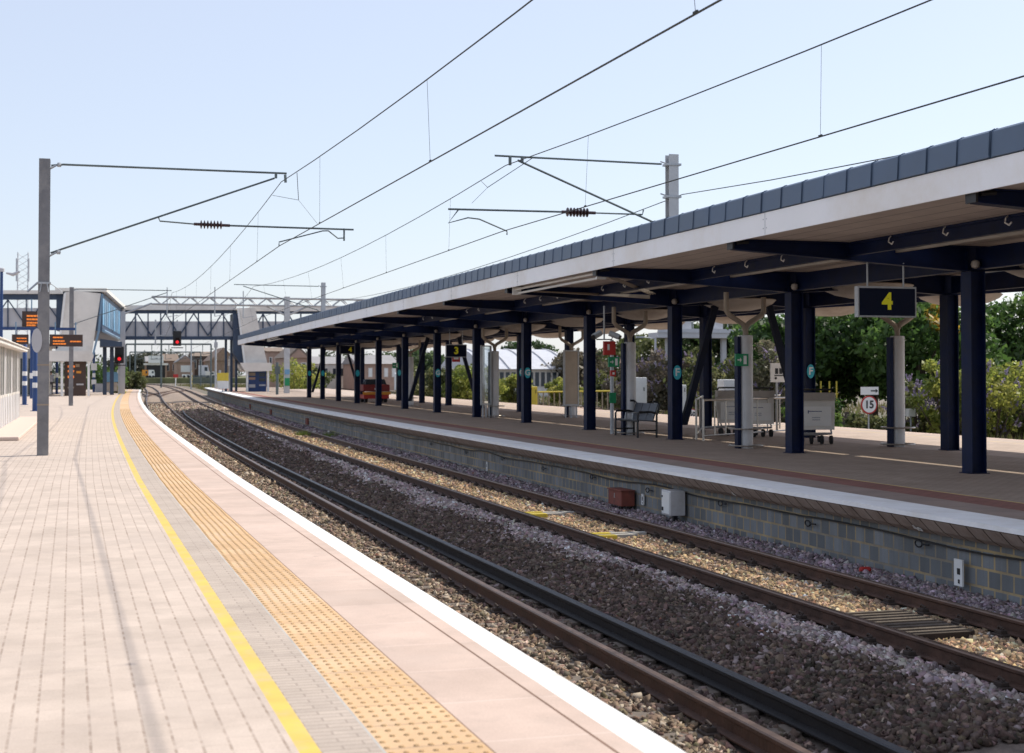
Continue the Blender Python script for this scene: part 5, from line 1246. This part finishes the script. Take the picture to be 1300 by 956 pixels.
# yellow frame/steps and timber by the dark trees
t = thing('yard_steps', 'thin yellow metal frame standing under the dark trees', 'frame', (33, 56, -1))
for x in (1042, 1053, 1062): q = on_u(x, 484, 56); MB().tube([(q[0], 56, -1), q], .035, 6).build('post', 'yellowp', t)
a, c = on_u(1040, 500, 56), on_u(1064, 500, 56); MB().tube([a, c], .035, 6).build('rail', 'yellowp', t)
t = thing('timber_barrier', 'low dark timber barrier beyond the platform below the dark trees', 'barrier', (32, 53, -1)); a, c = on_u(1030, 516, 53), on_u(1078, 532, 53)
for k in range(4): z = -1 + .22 * k; MB().bb(a[0], c[0], 53, 53.12, z, z + .19).build('board', 'sleeper', t)
for f in (0, .5, 1): p = a[0] + (c[0] - a[0]) * f; MB().bb(p - .08, p + .08, 53.13, 53.25, -1, .0).build('post', 'sleeper', t)
for x, y, u0, lab in ((1158, 524, 47, 'little white trackside box right of the 15 sign'), (1147, 515, 49, 'small white plate on a stake right of the near drain casing')):
    q = on_u(x, y, u0); t = thing('trackside_box', lab, 'box', (q[0], u0, -1)); MB().bb(q[0] - .16, q[0] + .16, u0, u0 + .25, q[2] - .15, q[2] + .15).build('case', 'white', t, bevel=.02); MB().tube([(q[0], u0 + .1, -1), (q[0], u0 + .1, q[2] - .15)], .03, 6).build('post', 'galv', t)

# ================================================================== VEGETATION
def leaf_cloud(clumps, n, leaf, cols, r, flat=.0):
    """leaf quads spread through clump volumes: clumps = list of (x, y, z, rx, ry, rz)"""
    cl = np.array(clumps); vol = (cl[:, 3] * cl[:, 4] * cl[:, 5]) ** .7; idx = r.choice(len(cl), n, p=vol / vol.sum())
    d = r.standard_normal((n, 3)); d /= np.linalg.norm(d, axis=1, keepdims=True); rad = (.45 + .58 * r.random(n) ** .6) * np.exp(.08 * r.standard_normal(n))
    c = cl[idx, :3] + d * rad[:, None] * cl[idx, 3:6]
    nrm = d * .7 + .8 * r.standard_normal((n, 3)); nrm /= np.linalg.norm(nrm, axis=1, keepdims=True)
    t1 = np.cross(nrm, r.standard_normal((n, 3))); t1 /= np.linalg.norm(t1, axis=1, keepdims=True); t2 = np.cross(nrm, t1)
    s = leaf * np.exp(.3 * r.standard_normal(n))[:, None]
    V = np.stack([c - t1 * s, c + t2 * s * .55, c + t1 * s, c - t2 * s * .55], 1).reshape(-1, 3)
    cols = np.array(cols); tone = r.random(len(cl)) ; w = np.clip(tone[idx] * .7 + .5 * r.random(n) - .1, 0, .999)
    k = w * (len(cols) - 1); k0 = k.astype(int); k1 = np.minimum(k0 + 1, len(cols) - 1); f = (k - k0)[:, None]
    C = cols[k0] * (1 - f) + cols[k1] * f; C = C * np.exp(.18 * r.standard_normal((n, 1)))
    return V, np.arange(4 * n).reshape(-1, 4), np.repeat(np.clip(C, .004, .8), 4, 0)
GREEN = [(.022, .048, .014), (.055, .11, .026), (.10, .17, .04), (.16, .24, .06)]
OLIVE = [(.045, .06, .025), (.09, .11, .04), (.15, .16, .06), (.21, .20, .09)]
LIME = [(.11, .15, .03), (.22, .26, .055), (.34, .35, .075), (.44, .41, .11)]
def plant(name, cat, lab, x, u0, ytop, width, cols, seed, n=4500, leaf=.11, trunk=True, flowers=0, group=None, base_z=-1., squash=1., fcols=((.26, .22, .33), (.32, .27, .38), (.38, .31, .42)), autumn=None):
    r = np.random.default_rng(seed); q = on_u(x, ytop, u0); h = q[2] - base_z; p = q[0]
    t = thing(name, lab, cat, (p, u0, base_z), group=group)
    clumps = []
    z0 = .30 * h if trunk else .12 * h
    nc = 30 if trunk else 20
    for k in range(nc):
        zz = z0 + (h * .93 - z0) * (k + r.random()) / nc; prof_w = math.sin(math.pi * min(1, max(.08, (zz - z0 * .5) / (h * 1.08 - z0 * .5)))) ** .6
        a = k * 2.4 + r.random(); rad = width / 2 * prof_w * (.25 + .75 * r.random()); s = width * (.085 + .13 * r.random() ** 1.5) * (.6 + .5 * prof_w)
        clumps.append((rad * math.cos(a), rad * math.sin(a) * .8, zz - s * .2, s, s * .9, s * (.62 if trunk else .75) * squash))
    V, FV, C = leaf_cloud(clumps, n, leaf, cols, r)
    if autumn:
        m = (np.linalg.norm(V - np.array(autumn[:3]), axis=1) < autumn[3]); C[m] = np.array((.45, .28, .03)) * np.exp(.2 * r.standard_normal((m.sum(), 1)))
    me = bulk('crown', V, FV, 'leaf', C); o = bpy.data.objects.new('crown' if trunk else 'foliage', me); COL.objects.link(o); o.parent = t
    tb = MB(); lean = .05 * h * r.standard_normal(2); r0 = (.035 * h if trunk else .012 * h)
    if trunk:
        tb.tube([(0, 0, 0), (lean[0] * .3, lean[1] * .3, h * .3), (lean[0], lean[1], h * .75)], [r0, r0 * .75, r0 * .2], 8)
        for c in clumps[::3]: tb.tube([(lean[0] * .4, lean[1] * .4, max(.25 * h, c[2] * .55)), (c[0] * .6, c[1] * .6, c[2] * .85), (c[0], c[1], c[2])], [r0 * .4, r0 * .22, r0 * .08], 5)
    else:
        for c in clumps: tb.tube([(c[0] * .2, c[1] * .2, 0), (c[0] * .7, c[1] * .7, c[2] * .6), (c[0], c[1], c[2])], [r0, r0 * .7, r0 * .3], 5)
    tb.v = [(a + p, b2 + u0, c + base_z) for a, b2, c in tb.v]; tb.build('trunk' if trunk else 'stem', 'bark', t)
    flowers = int(flowers * .65)
    if flowers:
        VV, CC = [], []
        for k in range(flowers):
            c = clumps[r.integers(len(clumps))]; d = r.standard_normal(3); d[2] = abs(d[2]) * .8 + .2; d[1] -= .5; d /= np.linalg.norm(d)
            s = np.array(c[:3]) + d * np.array(c[3:6]) * 1.05; ax = d * .6 + np.array((0, 0, .7)) + .3 * r.standard_normal(3); ax /= np.linalg.norm(ax)
            col = np.array(fcols[r.integers(len(fcols))]); L_ = .18 + .16 * r.random()
            m = 22; tt = r.random(m); pos = s + np.outer(tt * L_, ax) + .035 * (1 - tt)[:, None] * r.standard_normal((m, 3))
            t1 = r.standard_normal((m, 3)); t1 /= np.linalg.norm(t1, axis=1, keepdims=True); t2 = np.cross(t1, r.standard_normal((m, 3))); t2 /= np.linalg.norm(t2, axis=1, keepdims=True); e = .035
            VV.append(np.stack([pos - t1 * e, pos + t2 * e, pos + t1 * e, pos - t2 * e], 1).reshape(-1, 3)); CC.append(np.repeat(np.clip(col * np.exp(.2 * r.standard_normal((m, 1))), 0, .8), 4, 0))
        VV = np.concatenate(VV); me = bulk('flower_spikes', VV, np.arange(len(VV)).reshape(-1, 4), 'flower', np.concatenate(CC)); o = bpy.data.objects.new('flower_spikes', me); COL.objects.link(o); o.parent = t
    return t
TG, BG = 'trees beyond the island platform', 'bushes beyond the island platform'
plant('broadleaf_tree', 'tree', 'dark dense tree directly behind the trolleys', 1052, 62, 372, 7.5, GREEN[:3], 1, 8000, .15, group=TG)
plant('broadleaf_tree', 'tree', 'dark tree behind the 15 speed sign', 1108, 60, 365, 7.5, GREEN, 2, 8000, .15, group=TG)
plant('broadleaf_tree', 'tree', 'bright leaved tree with a patch of yellow leaves', 1172, 56, 368, 7., [(.03, .07, .018), (.08, .15, .035), (.15, .23, .06)], 3, 8000, .15, group=TG, autumn=(-.2, -2.3, 5.3, 1.0))
plant('broadleaf_tree', 'tree', 'green tree at the right edge beyond the near column', 1296, 58, 366, 6.5, [(.03, .07, .018), (.08, .14, .035), (.14, .21, .06)], 4, 7000, .15, group=TG)
plant('broadleaf_tree', 'tree', 'low tree filling the gap right of the near column', 1245, 64, 415, 5.5, GREEN, 5, 5000, .15, group=TG)
plant('broadleaf_tree', 'tree', 'dark tree behind the trolley pictogram sign', 985, 74, 402, 7., GREEN, 6, 6000, .17, group=TG)
plant('broadleaf_tree', 'tree', 'dark rounded tree behind the diagonal brace', 915, 88, 404, 7., [(.02, .04, .012), (.05, .08, .025), (.09, .12, .04)], 7, 6000, .18, group=TG)
plant('broadleaf_tree', 'tree', 'olive tree right of the slim yard lamp', 868, 100, 410, 7., OLIVE, 8, 5000, .19, group=TG)
plant('broadleaf_tree', 'tree', 'olive green tree left of the slim yard lamp', 818, 104, 425, 7.5, OLIVE, 9, 5000, .19, group=TG)
plant('broadleaf_tree', 'tree', 'distant rounded tree behind the braced columns', 530, 230, 441, 12, [(.04, .075, .03), (.07, .11, .045), (.10, .14, .06)], 10, 4000, .35, group=TG)
plant('broadleaf_tree', 'tree', 'dark tree above the white depot roof', 668, 200, 430, 10, [(.03, .06, .02), (.06, .10, .035)], 11, 4000, .3, group=TG)
plant('broadleaf_tree', 'tree', 'brownish tree right of the depot', 742, 150, 442, 9, [(.09, .08, .05), (.14, .12, .08), (.18, .15, .11)], 12, 4000, .25, group=TG)
for sd, (x, u0, yt, w_, lab) in enumerate(((168, 500, 452, 16, 'dark distant tree at the left end of the tracks'), (182, 540, 446, 18, 'tall dark distant tree left of the white trackside sign'), (212, 545, 447, 16, 'dark distant tree rising behind the white trackside sign'), (229, 530, 452, 14, 'small distant tree under the hanging red signal'))):
    plant('broadleaf_tree', 'tree', lab, x, u0, yt, w_, [(.03, .035, .025), (.06, .065, .045), (.09, .09, .065)], 200 + sd, 2500, .5, group='distant trees along the line')
k = 20
for x, u0, yt, w_, cols, fl, lab in (
    (1205, 46, 452, 3.2, LIME, 70, 'purple flowering bush left of the nearest column pair'),
    (1168, 48, 478, 2.8, OLIVE, 90, 'low bush with lilac flowers between drain casing and columns'),
    (1262, 46, 452, 3.2, LIME, 90, 'yellow green flowering bush right of the nearest column'),
    (1296, 47, 470, 3.0, OLIVE, 60, 'olive bush with purple spikes at the right edge'),
    (1232, 50, 470, 3.0, LIME, 50, 'lime bush hidden partly behind the nearest column'),
    (985, 56, 428, 3.2, [(.10, .12, .05), (.16, .15, .09), (.2, .18, .12)], 120, 'pale pinkish flowering bush above the trolley sign'),
    (945, 62, 455, 3.4, OLIVE, 40, 'olive bush behind the drain casing by the pen'),
    (1010, 60, 460, 3.2, GREEN, 0, 'dark shrub behind the second column'),
    (905, 72, 440, 4.5, OLIVE, 30, 'brown green bush behind the short pen barrier'),
    (855, 82, 442, 4.5, [(.10, .10, .06), (.15, .13, .09), (.2, .16, .13)], 120, 'mauve flowering bush right of the yard lamp'),
    (815, 86, 448, 4.5, [(.10, .10, .06), (.15, .13, .09), (.2, .16, .13)], 120, 'mauve flowering bush behind the bench'),
    (778, 95, 470, 4., OLIVE, 20, 'small olive bush left of the bench drain casing'),
    (715, 110, 478, 3.2, LIME, 0, 'yellow green shrub in front of the depot right end'),
    (655, 112, 474, 3.4, LIME, 0, 'yellow shrub in front of the depot left end'),
    (600, 100, 464, 4.5, LIME, 0, 'yellow green bush right of the 3 sign'),
    (565, 105, 462, 5., OLIVE, 0, 'olive bush behind the 3 sign'),
    (535, 110, 466, 4.5, OLIVE, 0, 'brownish bush behind the diagonal brace of the distant frame'),
    (377, 150, 456, 6.5, LIME, 0, 'big lime bush past the end of the canopy'),
    (392, 155, 462, 5., OLIVE, 0, 'olive bush just right of the big lime bush'),
    (130, 150, 462, 5.5, GREEN, 0, 'dark bush beside the red post signal'),
    (150, 122, 490, 1.4, LIME, 0, 'little bright weed clump by the platform ramp'),
    (170, 190, 470, 3.5, OLIVE, 0, 'small bush on the left of the distant tracks'),
    (1100, 47, 528, 2.2, OLIVE, 0, 'low weeds around the foot of the 15 sign'),
    (1040, 52, 505, 2.6, GREEN, 0, 'dark low shrub beneath the yellow frame')):
    plant('flowering_bush' if fl else 'bush', 'bush', lab, x, u0, yt, w_, cols, k, 3400, .085 if u0 < 70 else .13, False, fl, BG if x > 500 else 'bushes at the far platform ends'); k += 1
def ground_cover(name, regions, seed, cols, h, n):
    r = np.random.default_rng(seed); V, C = [], []
    for (p0, p1, u0, u1), m in zip(regions, n):
        p = p0 + (p1 - p0) * r.random(m); u = u0 + (u1 - u0) * r.random(m); hh = h * (.4 + r.random(m)); t_ = r.random(m) * 6.28; w_ = .05 + .05 * r.random(m)
        pp = p + bend(u)
        V.append(np.stack([np.stack([pp - w_ * np.cos(t_), u - w_ * np.sin(t_), np.full(m, -1.02)], 1), np.stack([pp + w_ * np.cos(t_), u + w_ * np.sin(t_), np.full(m, -1.02)], 1), np.stack([pp + .3 * hh * r.standard_normal(m), u + .3 * hh * r.standard_normal(m), -1 + hh], 1)], 1).reshape(-1, 3))
        C.append(np.repeat(np.array(cols)[r.integers(len(cols), size=m)] * np.exp(.2 * r.standard_normal((m, 1))), 3, 0))
    V = np.concatenate(V); me = bulk(name, V, np.arange(len(V)).reshape(-1, 3), 'grass', np.concatenate(C)); o = bpy.data.objects.new(name, me); COL.objects.link(o); o.rotation_euler = (0, 0, A); o['kind'] = 'stuff'
ground_cover('rough_grass', [(25.5, 42, 38, 80), (28, 60, 80, 180), (11.5, 18, 168, 260), (-12, 1.2, 153, 260), (12, 30, 250, 330)], 5, [(.10, .12, .04), (.16, .15, .06), (.2, .17, .09)], .38, [9000, 9000, 5000, 4000, 4000])
# far wood closing the horizon
r = np.random.default_rng(99); cl = []
for k in range(160):
    p = -230 + 620 * k / 160 + 3 * r.standard_normal(); u = 560 + 70 * r.random(); hh = 8 + 5 * r.random() ** 2; cl.append((p, u, hh * .45 - .5, 5.5, 4, hh * .6))
V, FV, C = leaf_cloud(cl, 34000, .66, [(.05, .07, .045), (.08, .10, .065), (.11, .125, .09)], r)
o = bpy.data.objects.new('far_wood', bulk('far_wood', V, FV, 'leaf', C)); COL.objects.link(o); o.rotation_euler = (0, 0, A); o['kind'] = 'stuff'

# ================================================================== LIGHT, SKY, CAMERA
EL = math.radians(45); hx, hy = .81, .58
sd = Vector((hx * math.cos(EL), hy * math.cos(EL), math.sin(EL))).normalized()
L_ = bpy.data.lights.new('sun', 'SUN'); L_.energy = 4.3; L_.angle = math.radians(.53); L_.color = (1., .94, .84)
so = bpy.data.objects.new('sun', L_); COL.objects.link(so); so.rotation_euler = (-sd).to_track_quat('-Z', 'Y').to_euler(); so.location = (0, 0, 50)
wd = bpy.data.worlds.new('World'); S.world = wd; wd.use_nodes = True; nt = wd.node_tree
bg = nt.nodes['Background']; sk = nt.nodes.new('ShaderNodeTexSky'); sk.sky_type = 'NISHITA'; sk.sun_disc = False
sk.sun_elevation = EL; sk.sun_rotation = math.atan2(hx, hy); sk.altitude = 40; sk.air_density = 1.0; sk.dust_density = 1.0; sk.ozone_density = 1.5
nt.links.new(_mix(nt, .62, sk.outputs[0], (3.98, 4.2, 4.92)), bg.inputs[0]); bg.inputs[1].default_value = .15
cam = bpy.data.cameras.new('camera'); co = bpy.data.objects.new('camera', cam); COL.objects.link(co); S.camera = co
cam.sensor_fit = 'HORIZONTAL'; cam.sensor_width = 36; cam.lens = F / 1300 * 36; cam.shift_y = -(478 - CY) / 1300
cam.clip_start = .1; cam.clip_end = 5000
co.location = (0, 0, EYE); co.rotation_euler = (math.pi / 2 + TH, 0, 0)
cam.dof.use_dof = True; cam.dof.focus_distance = 19; cam.dof.aperture_fstop = 3.5
S.view_settings.view_transform = 'Standard'; S.view_settings.look = 'None'; S.view_settings.exposure = .35; S.view_settings.gamma = 1
S.render.engine = 'CYCLES'; S.cycles.max_bounces = 6; S.cycles.transparent_max_bounces = 12; S.cycles.use_denoising = True
for o in S.objects:
    if '_b' in o: del o['_b']
